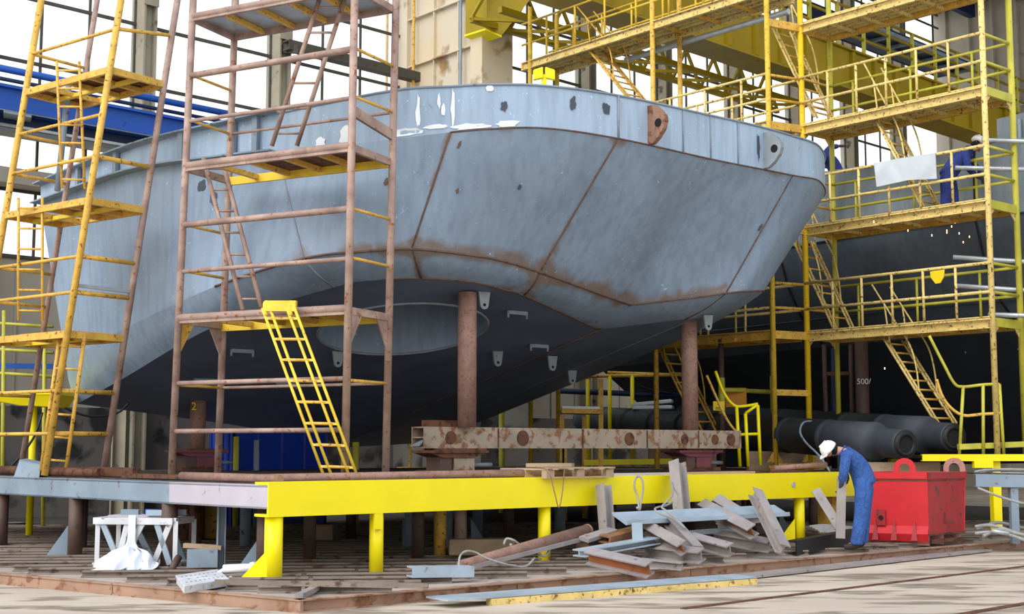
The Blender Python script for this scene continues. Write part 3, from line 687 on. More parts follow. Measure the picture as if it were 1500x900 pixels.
# yellow table and low rails far left
def lefttable():
    p = at(-40, 578, 23.5); z = p.z
    T = thing('work_table', Vector((p.x, p.y, 0)), 'bright yellow work table with tapered apron at the left edge, on one thin leg', 'work platform')
    q = at(100, 578, 23.5)
    b = MB(); b.bar(p, q, 1.2, .05); b.prism([p + V(0, -.6, 0), q + V(0, -.6, 0), at(72, 596, 23) , at(30, 594, 23), at(-40, 572+12, 23)], V(0, 1.0, 0)); b.build('table_top', M['ysafe'], T)
    c = at(46, 690, 23.4); MB().tube(Vector((c.x, c.y, 0)), Vector((c.x, c.y, z)), .06, 12).build('leg', M['ysafe'], T)
    c = at(-30, 690, 23.4); MB().tube(Vector((c.x, c.y, 0)), Vector((c.x, c.y, z)), .06, 12).build('leg', M['ysafe'], T)
    T2 = thing('guard_rail', Vector((p.x, 26, 0)), 'thin lime yellow guard rails behind the yellow table at far left', 'railing')
    for x in (6, 66): 
        c = at(x, 700, 26); MB().tube(Vector((c.x, c.y, 0)), at(x, 455, 26), .04, 8).build('rail_post', M['ylime'], T2)
    for y in (472, 510, 545): MB().tube(at(-30, y, 26), at(78, y+7, 26), .03, 8).build('rail', M['ylime'], T2)
    MB().bar(at(-20, 536, 26.4), at(82, 537, 26.6), .06, .1).build('blue_bar', M['blue'], T2)
lefttable()
# ================================================================== scaffolds and ladders
def ladder(top, bot, wv, n, label, mt, double=True, rails=None, r=.022, group=None, name='ladder'):
    top = Vector(top); bot = Vector(bot); T = thing(name, bot.copy(), label, 'ladder', group)
    d = (bot-top).normalized(); up = d.cross(wv).normalized()
    if up.z < 0: up = -up
    for s_ in (0, 1):
        b = MB(); a, c = top + wv*s_, bot + wv*s_; e = wv.normalized()*(.05 if double else 0)
        if double:
            g = wv.normalized()*.055
            b.tube(a - g, c - g, r, 8).tube(a + g, c + g, r, 8)
            for k in range(n): m_ = a.lerp(c, (k+.5)/n); b.bar(m_ - g, m_ + g, .03, .03, d)
        else: b.tube(a, c, r, 8)
        b.build('side_rail', M[mt], T)
    for k in range(n):
        m_ = top.lerp(bot, (k+.5)/n); MB().tube(m_, m_ + wv, .017 if not double else .02, 8).build('rung', M['yold' if double else mt], T)
    if rails:
        for s_ in (0, 1):
            o = wv*s_; u = Vector(rails)
            L_ = (bot-top).length
            pts = [top + o + d*L_*.08, top + o + d*L_*.02 + u*.45, top + o + d*L_*.0 + u*.75 ]
            pts2 = [top + o + u*.75 - d*.5, top + o + u*.75 + d*L_*.2, top + o + u*.75 + d*L_*.5, top + o + u*.45 + d*L_*.62, top + o + d*L_*.66]
            b = MB(); b.path(smooth_pts(pts2, 5), .017, 6); b.path([top + o + d*L_*.1, top + o + u*.75 + d*L_*.0], .017, 6); b.build('handrail', M[mt], T)
            for k in (.08, .66):
                c = top + o + d*L_*k; MB().prism([c - d*.12, c + d*.12, c + u*.12], wv.normalized()*.02).build('rail_gusset', M[mt], T)
    return T
def deckframe(T, p, ex, ey, mt, mesh=None, joists=4, h=.1):
    # open frame of edge beams with joists and a plank/plate top; p corner, ex, ey edge vectors
    b = MB(); x = ex.normalized(); y = ey.normalized()
    for a_, c_ in ((p, p+ex), (p+ey, p+ex+ey), (p, p+ey), (p+ex, p+ex+ey)): b.bar(a_, c_, .06, h)
    D_ = b.build('deck_frame', M[mt], T)
    for k in range(1, joists): MB().bar(p + ex*k/joists - Z*.01, p + ex*k/joists + ey - Z*.01, .06, .07).build('joist', M['yold' if mt != 'ycream' else 'ycream'], D_)
    return D_
# ---- brown tower in front of the hull
def tower_brown():
    FR, FL, BR = V(-2.14, 17.6, 0), V(-4.68, 18.9, 0), V(-1.70, 18.5, 0); BL = FL + (BR-FR)
    T = thing('scaffold_tower', (FR+BL)/2 + Z*ZT, 'tall brown tube scaffold tower standing on the bed before the hull', 'scaffold')
    T.location.z = ZT
    top = 8.7; ln = V(-.012, 0, 1)
    for p, e in ((FR, .01), (FL, .025), (BR, .015), (BL, .02)): MB().tube(p + Z*ZT, p + Z*top + V(e*6, 0, 0), .052, 12).build('post', M['tower'], T)
    def P(p, z): return p + Z*z + V({0: .01, 1: .025, 2: .015, 3: .02}[[FR, FL, BR, BL].index(p)]*6*(z-ZT)/(top-ZT), 0, 0)
    for z, r in ((6.88, .045), (6.22, .028), (5.58, .055), (4.74, .045), (4.08, .032), (3.43, .055), (2.52, .034), (1.86, .034), (7.74, .05)):
        MB().tube(P(FL, z), P(FR, z), r, 10).build('rail', M['tower'], T)
    for z in (6.9, 6.25, 4.75, 4.1, 2.5):
        MB().tube(P(FR, z), P(BR, z), .022, 8).build('side_rail', M['yold'], T); MB().tube(P(FL, z), P(BL, z), .022, 8).build('side_rail', M['yold'], T)
    for z in (2.5, 6.25): MB().tube(P(BL, z), P(BR, z), .022, 8).build('rail', M['tower'], T)
    MB().bar(P(FR, 6.05), P(BR, 5.92), .05, .14).build('brace_plate', M['tower'], T)
    for z in (3.40, 5.55, 7.72):
        p = P(FL, z); ex = P(FR, z) - p; ey = P(BL, z) - p
        D_ = deckframe(T, p, ex, ey, 'tower', joists=5)
        b = MB(); x0 = .36 if z < 7 else 0
        b.prism([p + ex*x0 + Z*.03, p + ex + Z*.03, p + ex + ey + Z*.03, p + ex*x0 + ey + Z*.03], Z*.02)
        b.build('deck_plate', M['rust'] if z < 7 else M['galv'], D_)
        if z < 7:
            b = MB(); b.bar(p + ey*.97 - Z*.02, p + ex + ey*.97 - Z*.02, .05, .12); b.build('deck_beam', M['yladder'], D_)
        if z < 4:
            for c, dv in ((FR, BR-FR), (BR, FR-BR), (FL, BL-FL), (BL, FL-BL)):
                d = dv.normalized(); k = P(c, z-.05); MB().prism([k, k + d*.3, k + d*.05 - Z*.38, k - Z*.38], d.cross(Z)*.02).build('gusset', M['yold' if c in (FL,) else 'tower'], T)
    # inner ladders
    a = lambda x, y, k: at(x, y, k)
    wv = a(325, 243, 19.0) - a(295, 243, 19.0)
    ladder(a(298, 232, 19.1), a(356, 455, 18.45), wv*.9, 7, 'brown ladder between the middle and lower decks of the brown tower', 'tower', False, r=.032)
    ladder(a(470, -8, 18.2), a(398, 214, 18.55), wv*1.2, 6, 'brown ladder under the top deck of the brown tower', 'tower', False, r=.032)
    # yellow ladder hooked on the lower deck
    tp, bt = a(390, 452, 17.85), a(481, 700, 17.4)
    L_ = ladder(tp, bt, a(430, 452, 17.75) - a(394, 452, 17.85), 8, 'bright yellow double-rail ladder hooked on the lower deck of the brown tower', 'yladder', True, r=.02)
    for s_ in (0, 1):
        k = tp + (a(430, 452, 17.75) - a(394, 452, 17.85))*s_; MB().path(smooth_pts([k + Z*-.1, k + V(-.02, .02, .06), k + V(0, .12, .08), k + V(.02, .2, .0)], 4), .03, 8).build('hook', M['yladder'], L_)
    MB().bar(tp + Z*.03, tp + Z*.03 + (a(434, 452, 17.75) - a(390, 452, 17.85)), .06, .14).build('hook_plate', M['yladder'], L_)
tower_brown()
# ---- leaning yellow tower at left
def tower_left():
    B1 = V(-6.73, 19.8, 0); T1 = V(-5.77, 19.8, 0)      # near middle post, base and top
    off = {'m': V(0, 0, 0), 'r': V(.6, .82, 0), 'l': V(-1.71, 1.3, 0)}; off['b'] = off['r'] + off['l']
    lean = (T1 - B1)/7.6
    T = thing('scaffold_tower', B1 + V(-.5, 1, ZT), 'leaning rusty yellow scaffold tower at the left edge', 'scaffold')
    def P(k, z): return B1 + off[k] + Z*z + lean*(z-ZT)
    for k in 'mrlb': MB().tube(P(k, ZT), P(k, 9.6), .052 if k != 'b' else .045, 12).build('post', M['yold' if k in 'ml' else 'tower'], T)
    for z in (7.22, 5.25, 3.28):
        p = P('m', z); ex = P('l', z) - p; ey = P('r', z) - p
        D_ = deckframe(T, p, ex, ey, 'yold', joists=4)
        b = MB(); b.prism([p + Z*.04, p + ex*.55 + Z*.04, p + ex*.55 + ey + Z*.04, p + ey + Z*.04], Z*.02); b.prism([p + ex*.8 + Z*.04, p + ex + Z*.04, p + ex + ey + Z*.04, p + ex*.8 + ey + Z*.04], Z*.02); b.build('deck_plate', M['yold' if z < 7 else 'rust'], D_)
        for k in ('l',): MB().bar(p + ey*.5 - Z*.03, p + ey*.5 + ex - Z*.03, .07, .06).build('deck_beam', M['yladder'], D_)
    for z in (7.85, 6.55, 5.92, 4.43, 3.9, 2.46, 1.84):
        for u, w in (('m', 'l'), ('l', 'b')):
            MB().tube(P(u, z), P(w, z), .026, 8).build('rail', M['yold'], T)
        if z < 6.5: MB().tube(P('m', z), P('r', z), .036, 8).build('rail', M['yold'], T)
    MB().tube(P('m', 7.85), P('r', 8.0), .03, 8).build('rail', M['yold'], T)
    MB().bar(P('m', 3.95) + Z*.05, P('r', 3.9) + Z*.1, .06, .05).build('clamp_bar', M['galv'], T)
    a = at
    ladder(a(83, 90, 20.3), a(91, 276, 20.4), a(116, 90, 20.2) - a(83, 90, 20.3), 7, 'thin yellow ladder between the upper decks of the leaning left tower', 'yold', False)
    ladder(a(88, 490, 20.1), a(60, 690, 20.1), a(124, 492, 20.0) - a(88, 490, 20.1), 6, 'yellow ladder below the lowest deck of the leaning left tower', 'yold', False, r=.03)
    ladder(a(27, 290, 20.6), a(27, 470, 20.7), a(62, 290, 20.5) - a(27, 290, 20.6), 6, 'thin yellow ladder beside the middle deck of the leaning left tower', 'yold', False)
    MB_ = MB(); MB_.tube(at(101, 120, 21.4), at(84, 280, 21.4), .05, 8); tag(MB_.build('prop_post', M['greysteel']), 'grey steel prop hanging under the top deck of the left tower', 'pipe')
tower_left()
# ---- right scaffold : bay along the second hull (t 7.0-8.0, a .8 to -3.3) and bay behind the big hull (t 6.15-7.0, a .9 to 8)
LV = [3.91, 6.08, 8.2, 10.35]
def scaffold_right():
    T = thing('scaffold', S(7.5, -1.2, 1.2), 'tall yellow scaffold with three walkways along the second hull at right', 'scaffold')
    tB, tO, aB, aR = 7.0, 8.0, .8, -3.3
    def post(t, a, z0, z1, mt, r=.055): return MB().tube(S(t, a, z0), S(t, a, z1), r, 12).build('post', M[mt], T)
    post(tB, aB, 1.2, 11.6, 'ybright', .06); post(6.15, aB+.2, 1.2, 11.6, 'ymid'); post(tB, aR, 1.5, 11.6, 'ycream'); post(tO, aR, 1.5, 11.6, 'ylime', .06)
    post(tO, aB, 1.2, 11.6, 'ylime'); 
    for z in LV:
        p = S(tB, aB, z)
        b = MB(); b.chan(S(tB, aR, z), S(tB, aB, z), .08, .22, .02); b.bar(S(tB-.05, aR, z+.06), S(tB-.05, aB, z+.06), .03, .03); b.build('edge_beam', M['ycream'], T)
        b = MB(); b.chan(S(tO, aB, z), S(tO, aR, z), .08, .18, .02); b.build('edge_beam', M['yold'], T)
        for a in (aR, aB): MB().bar(S(tB, a, z), S(tO, a, z), .07, .16).build('end_beam', M['ylime' if a == aR else 'yold'], T)
        D_ = MB().prism([S(tB, aR, z+.06), S(tO, aR, z+.06), S(tO, aB, z+.06), S(tB, aB, z+.06)], Z*.03).build('deck', M['under'], T)
        for k in range(1, 5): MB().bar(S(tB+.2*k, aR, z+.02), S(tB+.2*k, aB, z+.02), .05, .07).build('stringer', M['ycream'], D_)
        for k in range(1, 6): 
            a = aR + (aB-aR)*k/6; MB().bar(S(tB, a, z-.04), S(tO, a, z-.04), .05, .06).build('joist', M['ycream'], D_)
        # rails
        if z > 10: continue
        for t, mt in ((tB-.05, 'ycream'), (tO-.03, 'ylime')):
            for h in (.55, 1.08): MB().tube(S(t, aR, z+h), S(t, aB, z+h), .03, 8).build('handrail', M[mt], T)
            n = 6
            for k in range(1, n):
                if t < tO-.1 or k % 2: 
                    a = aB + (aR-aB)*k/n + (.1 if t > tB else 0); MB().tube(S(t, a, z+.1), S(t, a, z+1.08), .026, 8).build('baluster', M[mt], T)
        for h in (.55, 1.08): MB().tube(S(tB, aR, z+h), S(tO, aR, z+h), .03, 8).build('handrail', M['ylime'], T); MB().tube(S(tB, aB, z+h), S(tO, aB, z+h), .028, 8).build('handrail', M['yold'], T)
        for a in (aR, aB):
            for t, s_ in ((tB, 1), (tO, -1)): MB().prism([S(t, a, z-.08), S(t+.22*s_, a, z-.08), S(t, a, z-.28)], FW*.02).build('gusset', M['ycream'], T)
    # end frame between the two corner posts
    for z in LV:
        MB().bar(S(6.15, aB+.2, z), S(tB, aB, z), .07, .16).build('end_beam', M['yold'], T)
        for h in (.55, 1.05):
            if z < 9: MB().tube(S(6.15, aB+.2, z+h), S(tB, aB, z+h), .03, 8).build('handrail', M['yold'], T)
    MB().bar(S(6.15, aB+.2, 1.3), S(tB, aB, 1.28), .08, .1).build('base_beam', M['yold'], T)
    MB().bar(S(6.15, aB+.2, 2.75), S(tB, aB, 2.75), .08, .12).build('end_beam', M['yold'], T)
    for t, a in ((6.15, aB+.2), (tB, aB)): MB().prism([S(t-.25, a, 1.36), S(t+.25, a, 1.36), S(t, a, 1.62)], FW*.02).prism([S(t-.25, a, 1.3), S(t+.25, a, 1.3), S(t, a, 1.05)], FW*.02).build('foot_gusset', M['yold'], T)
    for t, z0, z1 in ((6.2, 2.35, 3.1), (7.9, 2.4, 3.2)): MB().tube(S(t, 2.4, z0), S(t, 2.4, z1), .07, 10).build('lime_sleeve', M['ylime'], T)
    MB().tube(S(6.2, 2.4, 2.85), S(7.9, 2.4, 2.85), .05, 10).build('end_beam', M['ylime'], T)
    for t, mt in ((6.2, 'brown'), (7.9, 'brown')): MB().tube(S(t, 2.4, 1.2), S(t, 2.4, 3.9), .06, 10).build('post', M[mt], T)
scaffold_right()
def scaffold_back():
    T = thing('scaffold', S(6.6, 5, 1.2), 'yellow scaffold walkways rising behind the stern between both hulls', 'scaffold')
    tA, tB = 6.15, 7.05
    for a, mt in ((4.2, 'yold'), (8.3, 'ymid')):
        for t in (tA, tB): MB().tube(S(t, a, 1.2), S(t, a, 12.5), .055, 10).build('post', M[mt], T)
    for z, a1 in ((3.91, 6.0), (8.2, 4.6), (11.05, 8.6)):
        a0 = 1.0
        for t in (tA, tB): b = MB(); b.chan(S(t, a0, z), S(t, a1, z), .08, .2, .02); b.build('edge_beam', M['ycream' if z > 5 else 'yold'], T)
        MB().bar(S(tA, a1, z), S(tB, a1, z), .07, .16).build('end_beam', M['yold'], T)
        D_ = MB().prism([S(tA, a0, z+.06), S(tB, a0, z+.06), S(tB, a1, z+.06), S(tA, a1, z+.06)], Z*.03).build('deck', M['under'], T)
        for k in range(1, 4): MB().bar(S(tA+.22*k, a0, z+.02), S(tA+.22*k, a1, z+.02), .05, .07).build('stringer', M['ycream'], D_)
        n = int(a1-a0)
        for k in range(1, n): MB().bar(S(tA, a0+k, z-.04), S(tB, a0+k, z-.04), .05, .06).build('joist', M['yold'], D_)
        for t in (tA, tB):
            for h in (.55, 1.08): MB().tube(S(t, a0, z+h), S(t, a1, z+h), .028, 8).build('handrail', M['ymid' if z > 10 else 'ycream'], T)
            for k in range(1, n+1): MB().tube(S(t, a0+k-.3, z+.1), S(t, a0+k-.3, z+1.08), .026, 8).build('baluster', M['ycream' if z < 10 else 'ymid'], T)
    b = MB(); b.tube(S(tB+.1, 1.2, 10.85), S(tB+.1, 6, 10.85), .07, 8); b.build('pipe_under_deck', M['galv'], T)
    pass
scaffold_back()
def scaf_ladder(x0, y0, x1, y1, t, w, n, label, mt='ycream', rails=True):
    a, c = st(x0, y0, t), st(x1, y1, t)
    ladder(a, c, E1*w, n, label, mt, True, rails=(Z*.75 + (c-a).normalized().cross(E1).normalized()*-.3 if False else Z*.9) if rails else None, r=.024)
scaf_ladder(1133, 40, 1195, 172, 7.15, .62, 8, 'cream yellow ladder with hoop handrails, highest on the right scaffold')
scaf_ladder(1281, 168, 1352, 303, 7.2, .62, 8, 'cream yellow ladder behind the white board on the right scaffold')
scaf_ladder(1163, 350, 1228, 492, 7.15, .62, 8, 'yellow ladder beside the big hull stern down to the lowest walkway')
scaf_ladder(1297, 497, 1373, 620, 7.2, .62, 9, 'yellow ladder from the lowest right walkway down towards the hoses')
scaf_ladder(860, 68, 920, 142, 6.3, .55, 8, 'yellow ladder hanging below the high walkway behind the stern bulwark', 'yold')
scaf_ladder(968, 512, 1030, 640, 6.3, .55, 9, 'rusty yellow ladder behind the far pipe column', 'yold')
# low yellow guard frame at foot of the rusty ladder
def guard():
    Y = 25.9
    p = [at(x, y, Y) for x, y in ((1083, 688), (1096, 688), (1114, 688))]
    T = thing('guard_barrier', at(1096, 688, Y), 'bright yellow tube guard frame beside the far end of the cross beam', 'railing')
    for (x0, y0), (x1, y1) in (((1079, 596), (1084, 684)), ((1092, 606), (1096, 684)), ((1110, 594), (1114, 682))): MB().tube(at(x0, y0, Y), at(x1, y1, Y), .032, 8).build('post', M['ysafe'], T)
    b = MB(); b.path(smooth_pts([at(x, y, Y) for x, y in ((1048, 544), (1060, 575), (1075, 594), (1092, 595), (1110, 592))], 4), .028, 8); b.build('top_rail', M['ysafe'], T)
    b = MB(); b.tube(at(1092, 606, Y), at(1110, 593, Y), .028, 8).tube(at(1083, 637, Y), at(1112, 636, Y), .028, 8); b.build('mid_rail', M['ysafe'], T)
    b = MB(); b.path(smooth_pts([at(x, y, Y) for x, y in ((1035, 550), (1055, 595), (1068, 620), (1082, 637))], 4), .024, 8); b.build('mid_rail', M['yold'], T)
guard()
# yellow stand with white foam slabs behind the cross beam
def stand():
    T = thing('yellow_stand', at(850, 690, 29.5), 'low yellow tube stand behind the rust beam, white sheet on its shelf', 'stand')
    Y = 29.5
    for x, y0 in ((823, 610), (880, 556), (827, 650), (856, 610)):
        c = at(x, 690, Y + (0 if x != 856 else 1)); MB().bar(Vector((c.x, c.y, .1)), at(x, y0, c.y), .1, .1).build('post', M['yold'], T)
    b = MB(); b.bar(at(822, 603, Y), at(880, 604, Y), .9, .1); b.build('shelf', M['yold'], T)
    b = MB(); b.bar(at(850, 692, Y), at(995, 692, Y), .12, .14).bar(at(855, 678, Y+1), at(990, 676, Y+1), .12, .12); b.build('base_beam', M['ysafe'], T)
    p = at(823, 598, Y); tag(MB().bar(at(822, 598, Y), at(877, 599, Y), .7, .07).build('foam_sheet', M['white'], bevel=.02), 'thin white sheet lying on the yellow shelf behind the rust beam', 'sheet')
    g = thing('guard_rail', at(900, 640, 34), 'yellow guard rail with blue lower bar behind the black hose', 'railing')
    for x, y0, y1 in ((861, 556, 600), (893, 550, 600), (926, 550, 600), (962, 538, 602)):
        c = at(x, y1, 34); MB().tube(Vector((c.x, c.y, 1.2)), at(x, y0, 34), .05, 8).build('post', M['ysafe'], g)
    MB().tube(at(835, 552, 34), at(1000, 549, 34), .045, 8).build('rail', M['yold'], g); MB().tube(at(890, 546, 34.2), at(1005, 550, 34.2), .04, 8).build('rail', M['yold'], g)
    MB().tube(at(820, 573, 34.2), at(1000, 580, 34.2), .07, 8).build('rail', M['navy'], g)
    b = MB(); b.path(smooth_pts([at(x, y, 34.1) for x, y in ((890, 548), (920, 558), (950, 570), (985, 577))], 4), .025, 6); b.build('cable', M['cable'], g)
stand()
# ================================================================== second hull, hoses
def hull2():
    H = thing('ship_hull', S(11, 0, 0), 'dark grey second ship hull behind the right scaffold', 'ship hull')
    prof = [(8.5, 7.55), (8.45, 6.9), (8.45, 6.1), (8.75, 5.3), (9.3, 4.55), (10.1, 4.0), (14.5, 1.3)]  # last deep slope added so the space beneath looks black
    def sect(a):
        s_ = max(0, (a+8)/20); r = []
        for t, z in prof: r.append(S(t, a, z - .02*max(0, a)))
        return r
    A_ = [k*.7 - 9 for k in range(28)]
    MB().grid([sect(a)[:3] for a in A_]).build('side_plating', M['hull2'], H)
    MB().grid([sect(a)[2:6] for a in A_]).build('bilge_plating', M['hull2shade'], H)
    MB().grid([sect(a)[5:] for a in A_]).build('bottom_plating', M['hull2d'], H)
    b = MB(); b.prism([S(8.5, -9, 7.3), S(16, -9, 7.3), S(16, 10, 7.1), S(8.5, 10, 7.1)], -Z*.1); b.build('deck_plating', M['hull2d'], H)
    b = MB(); b.prism([S(8.5, 9.9, 7.1), S(16, 9.9, 7.1), S(14.5, 9.9, 1.1), S(10.1, 9.9, 3.8), S(8.75, 9.9, 5.1)], FW*.05); b.build('bulkhead', M['hull2d'], H)
    for z, t in ((6.1, 8.44), (4.55, 9.29)):
        MB().path([S(t, a, z - .02*max(0, a)) - E1*.01 for a in A_], .018, 6).build('weld_seam', M['hull2d'], H)
    for a in (-2.2, 2.6): MB().path([S(t, a, z - .02*max(0, a)) - E1*.012 for t, z in prof[:6]], .025, 6).build('frame_seam', M['cable'], H)
    # deck house, corrugated locker and folded edge seen above the deck
    b = MB(); b.prism([S(9.2, -4.6, 7.3), S(9.2, -2.3, 7.3), S(9.2, -2.3, 8.2), S(9.2, -4.6, 8.3)], E1*2); b.build('coaming_box', M['hull2'], H)
    b = MB()
    for k in range(14): b.bar(S(9.16, -4.5+.13*k, 7.3), S(9.16, -4.5+.13*k, 8.1), .06, .05, E1)
    b.build('corrugated_panel', M['scrapbl'], H)
    b = MB(); b.prism([S(8.5, -1, 7.2), S(8.5, 3.5, 7.2), S(8.8, 3.5, 7.75), S(8.8, -1, 7.6)], E1*1.5); b.build('hatch_box', M['greysteel'], H)
    for a, z in ((-1.8, 3.7), (-2.6, 3.7), (-.6, 3.7)): 
        p = S(10.6, a, 3.93); MB().prism([p - FW*.1, p + FW*.1, p - Z*.28], E1*.03).build('lifting_lug', M['greylug'], H)
hull2()
c = at(1264, 600, 29.2); tag(MB().tube(Vector((c.x, c.y, .1)), Vector((c.x, c.y, 3.95)), .14, 24).build('pipe_column', M['brown']), 'brown pipe column with chalk writing under the second hull', 'pipe column', 'pipe columns under the hull')
def text(s, p, size, yaw, mt, name, parent=None):
    cu = bpy.data.curves.new(name, 'FONT'); cu.body = s; cu.size = size; cu.extrude = .002
    o = bpy.data.objects.new(name, cu); COL.objects.link(o); dg = bpy.context.evaluated_depsgraph_get(); dg.update()
    me = bpy.data.meshes.new_from_object(o.evaluated_get(dg)); bpy.data.objects.remove(o)
    o = bpy.data.objects.new(name, me); COL.objects.link(o); me.materials.append(M[mt])
    o.rotation_euler = (math.pi/2, 0, yaw)
    if parent: o.parent = parent; off = parent.location
    else: off = V(0, 0, 0)
    o.location = Vector(p) - off; return o
pc = [o for o in bpy.data.objects if o.name.startswith('pipe_column')]
pc2 = [o for o in pc if 'chalk' in o['label']][0]; pc3 = [o for o in pc if 'brown pipe column on' in o['label']][0]
text('500/', at(1255, 563, 29.03), .17, 0, 'chalk', 'chalk_number', pc2)
text('2', at(280, 601, 24.83), .2, 0, 'sign', 'painted_number', pc3)
def hose(p, q, label, segs, r=.35):
    T = thing('rubber_hose', (p+q)/2, label, 'hose'); d = (q-p).normalized(); L_ = (q-p).length
    prof = [(.0, 0), (r*.72, 0), (r*.74, .05), (r*.74, .5), (r*.78, .62), (r, .85)]
    x = .85
    while x < L_:
        prof += [(r*1.02, x), (r*.99, x+1.2), (r*.90, x+1.26), (r*.90, x+1.36), (r*1.04, x+1.39)]; x += 1.39
    b = MB(); b.lathe(p, prof, 28, d); b.build('hose_body', M['rubber'], T, recalc=True)
    b = MB(); b.lathe(p - d*.01, [(.0, 0), (r*.42, .0), (r*.42, -.03), (r*.60, -.035), (r*.62, -.0), (r*.72, 0)], 28, d); b.build('end_ring', M['cable'], T)
    MB().tube(p - d*.012, p - d*.02, r*.4, 24).build('bore', M['black'], T)
p = at(1326, 651, 24.0); q = at(880, 616, 35.5); hose(p, q, 'long black rubber hose lying nearest, behind the worker and the red bin', 6)
p2 = at(1397, 641, 24.7); q2 = at(1010, 612, 36); hose(p2, q2, 'second black rubber hose lying behind the first one', 6)
def chock(px, py, Y): 
    c = at(px, py, Y); c.z = 1.2; tag(MB().box(c, .9, .16, .2, Vector((1, .2, 0))).build('timber_chock', M['wood']), 'timber chock under the black hoses', 'timber', 'timber chocks under hoses')
for k in (.06, .35, .7):
    c = p.lerp(q, k); tag(MB().box(Vector((c.x+.3, c.y, 1.2)), 1.6, .16, max(.05, c.z-.36-1.2), Vector((1, .15, 0))).build('timber_chock', M['wood']), 'timber chock under the black hoses', 'timber', 'timber chocks under hoses')
# white foam slabs on the hose
for k, (x0, y0, x1, y1) in enumerate(((927, 594, 985, 588), (928, 598, 986, 597))):
    tag(MB().bar(at(x0, y0, 33.5), at(x1, y1, 33.3), .5, .09).build('foam_slab', M['white'], bevel=.02), ('upper' if k == 0 else 'lower') + ' of two white slabs stacked on the black hose', 'slab')
# clear tubes laid across the right scaffold rails
for i, (x0, y0, x1, y1, Y0, Y1) in enumerate(((1396, 377, 1600, 390, 25.6, 25.0), (1400, 419, 1600, 432, 25.6, 25.0), (1448, 461, 1600, 466, 24.9, 24.8), (1399, 246, 1600, 250, 25.4, 25.2), (1438, 205, 1600, 211, 25.2, 25.0))):
    lb = ['galvanised tube clamped over the top rail of the lowest right walkway', 'galvanised tube clamped over the middle rail of the lowest right walkway', 'short galvanised tube at deck height of the lowest right walkway', 'galvanised tube beside the knees of the bending worker at right', 'galvanised tube level with the helmet of the bending worker at right'][i]
    tag(MB().tube(at(x0, y0, Y0), at(x1, y1, Y1), .045, 12).build('scaffold_tube', M['galv']), lb, 'tube', 'loose scaffold tubes')
# paper board on the rail, yellow bag
b = MB(); P_ = [(1280, 239), (1318, 232), (1370, 224), (1372, 262), (1330, 264), (1284, 274)]; t_ = 6.86
b.prism([st(x, y, t_) for x, y in P_], E1*.012); tag(b.build('paper_sheet', M['paper']), 'large white paper sheet hung over the rail beside the bending worker', 'sheet')
b = MB(); b.prism([st(x, y, 6.9) for x, y in ((1362, 398), (1383, 395), (1382, 406), (1377, 415), (1370, 416), (1363, 407))], E1*.03)
o = tag(b.build('yellow_bag', M['sign'], bevel=.008), 'small yellow warning bag hung on the lowest right walkway rail', 'sign')
c = at(1053, 595, 26.6); b = MB(); b.bar(c - V(.11, 0, 0), c + V(.11, 0, 0), .02, .18)
o = tag(b.build('warning_sign', M['sign']), 'small square yellow warning sign near the foot of the rusty ladder', 'sign')
b = MB(); k = c - V(0, .015, 0); b.prism([k + V(-.03, 0, .02), k + V(.03, 0, .02), k + V(0, 0, .07)], V(0, -.004, 0))
for z_ in (-.03, -.06): b.bar(k + V(-.07, 0, z_), k + V(.07, 0, z_), .004, .012)
b.build('sign_print', M['black'], o)
c = at(1076, 584, 29); b = MB(); b.box(c - Z*.2, .45, .4, .42); T = tag(b.build('orange_box', M['signorange'], bevel=.02), 'small orange crate beyond the guard frame', 'crate')
# arc sparks
b = MB()
for x, y in ((1280, 325), (1330, 338), (1387, 341), (1405, 342), (1411, 355), (1420, 347), (1387, 338), (1296, 540), (1399, 326), (1394, 332), (1365, 345)):
    c = at(x, y, 26.2); b.ball(c, .012, 1, 1, 2, 6)
o = tag(b.build('weld_sparks', M['spark']), 'glowing welding sparks falling below the bending worker', 'sparks'); o['kind'] = 'stuff'
# brown inner frame under second hull
T = thing('tube_trestle', at(1230, 650, 29.5), 'dark brown tube frame standing in shade under the second hull', 'frame')
for x0, x1 in ((1207, 1212), (1246, 1249)): MB().tube(at(x1, 680, 29.5), at(x0, 505, 29.5), .05, 8).build('post', M['brown'], T)
MB().bar(at(1207, 548, 29.5), at(1247, 547, 29.5), .06, .08).build('rail', M['rust'], T)
c = at(1221, 640, 29.9); tag(MB().tube(Vector((c.x, c.y, 1.2)), at(1221, 510, 29.9), .06, 10).build('blue_post', M['navy']), 'thin dark blue post under the second hull', 'post')
# ================================================================== things on and around the bed
def tg(b, name, mt, label, cat, group=None, bevel=0.0, **k):
    return tag(b.build(name, M[mt], None, bevel, **k), label, cat, group)
# pipes along the front edge of the deck
p, q = bedpt(430, .2), bedpt(905, .2); p = at(372, 704, 16.3)
tg(MB().pipe(at(372, 702.5, 16.2), V(q.x, q.y, 1.30), .058, .045), 'rusty_pipe', 'rustpipe', 'long rusty pipe lying along the deck edge above the yellow beam', 'pipe')
tg(MB().tube(bedl(240, .25) + Z*1.28, bedl(378, .3) + Z*1.27, .05, 12), 'rusty_pipe', 'rustpipe', 'rusty pipe lying on the grey and lilac side beam', 'pipe')
tg(MB().tube(bedl(-60, .35) + Z*1.29, bedl(112, .35) + Z*1.28, .07, 12).bar(bedl(20, .7) + Z*1.3, bedl(140, .6) + Z*1.3, .12, .12), 'scrap_timber', 'rust', 'brown timber lying on the deck at the far left edge', 'timber')
tg(MB().bar(bedl(150, .4) + Z*1.26, bedl(232, .4) + Z*1.26, .25, .05), 'rusty_plate', 'rust', 'flat rusty plate on the deck between both scaffold towers', 'plate')
p = [bedl(x, -.03) for x in (20, 58)]
b = MB(); a, c = at(18, 705, 20.5), at(55, 711, 20.0); a2, c2 = at(28, 676, 20.6), at(60, 683, 20.1)
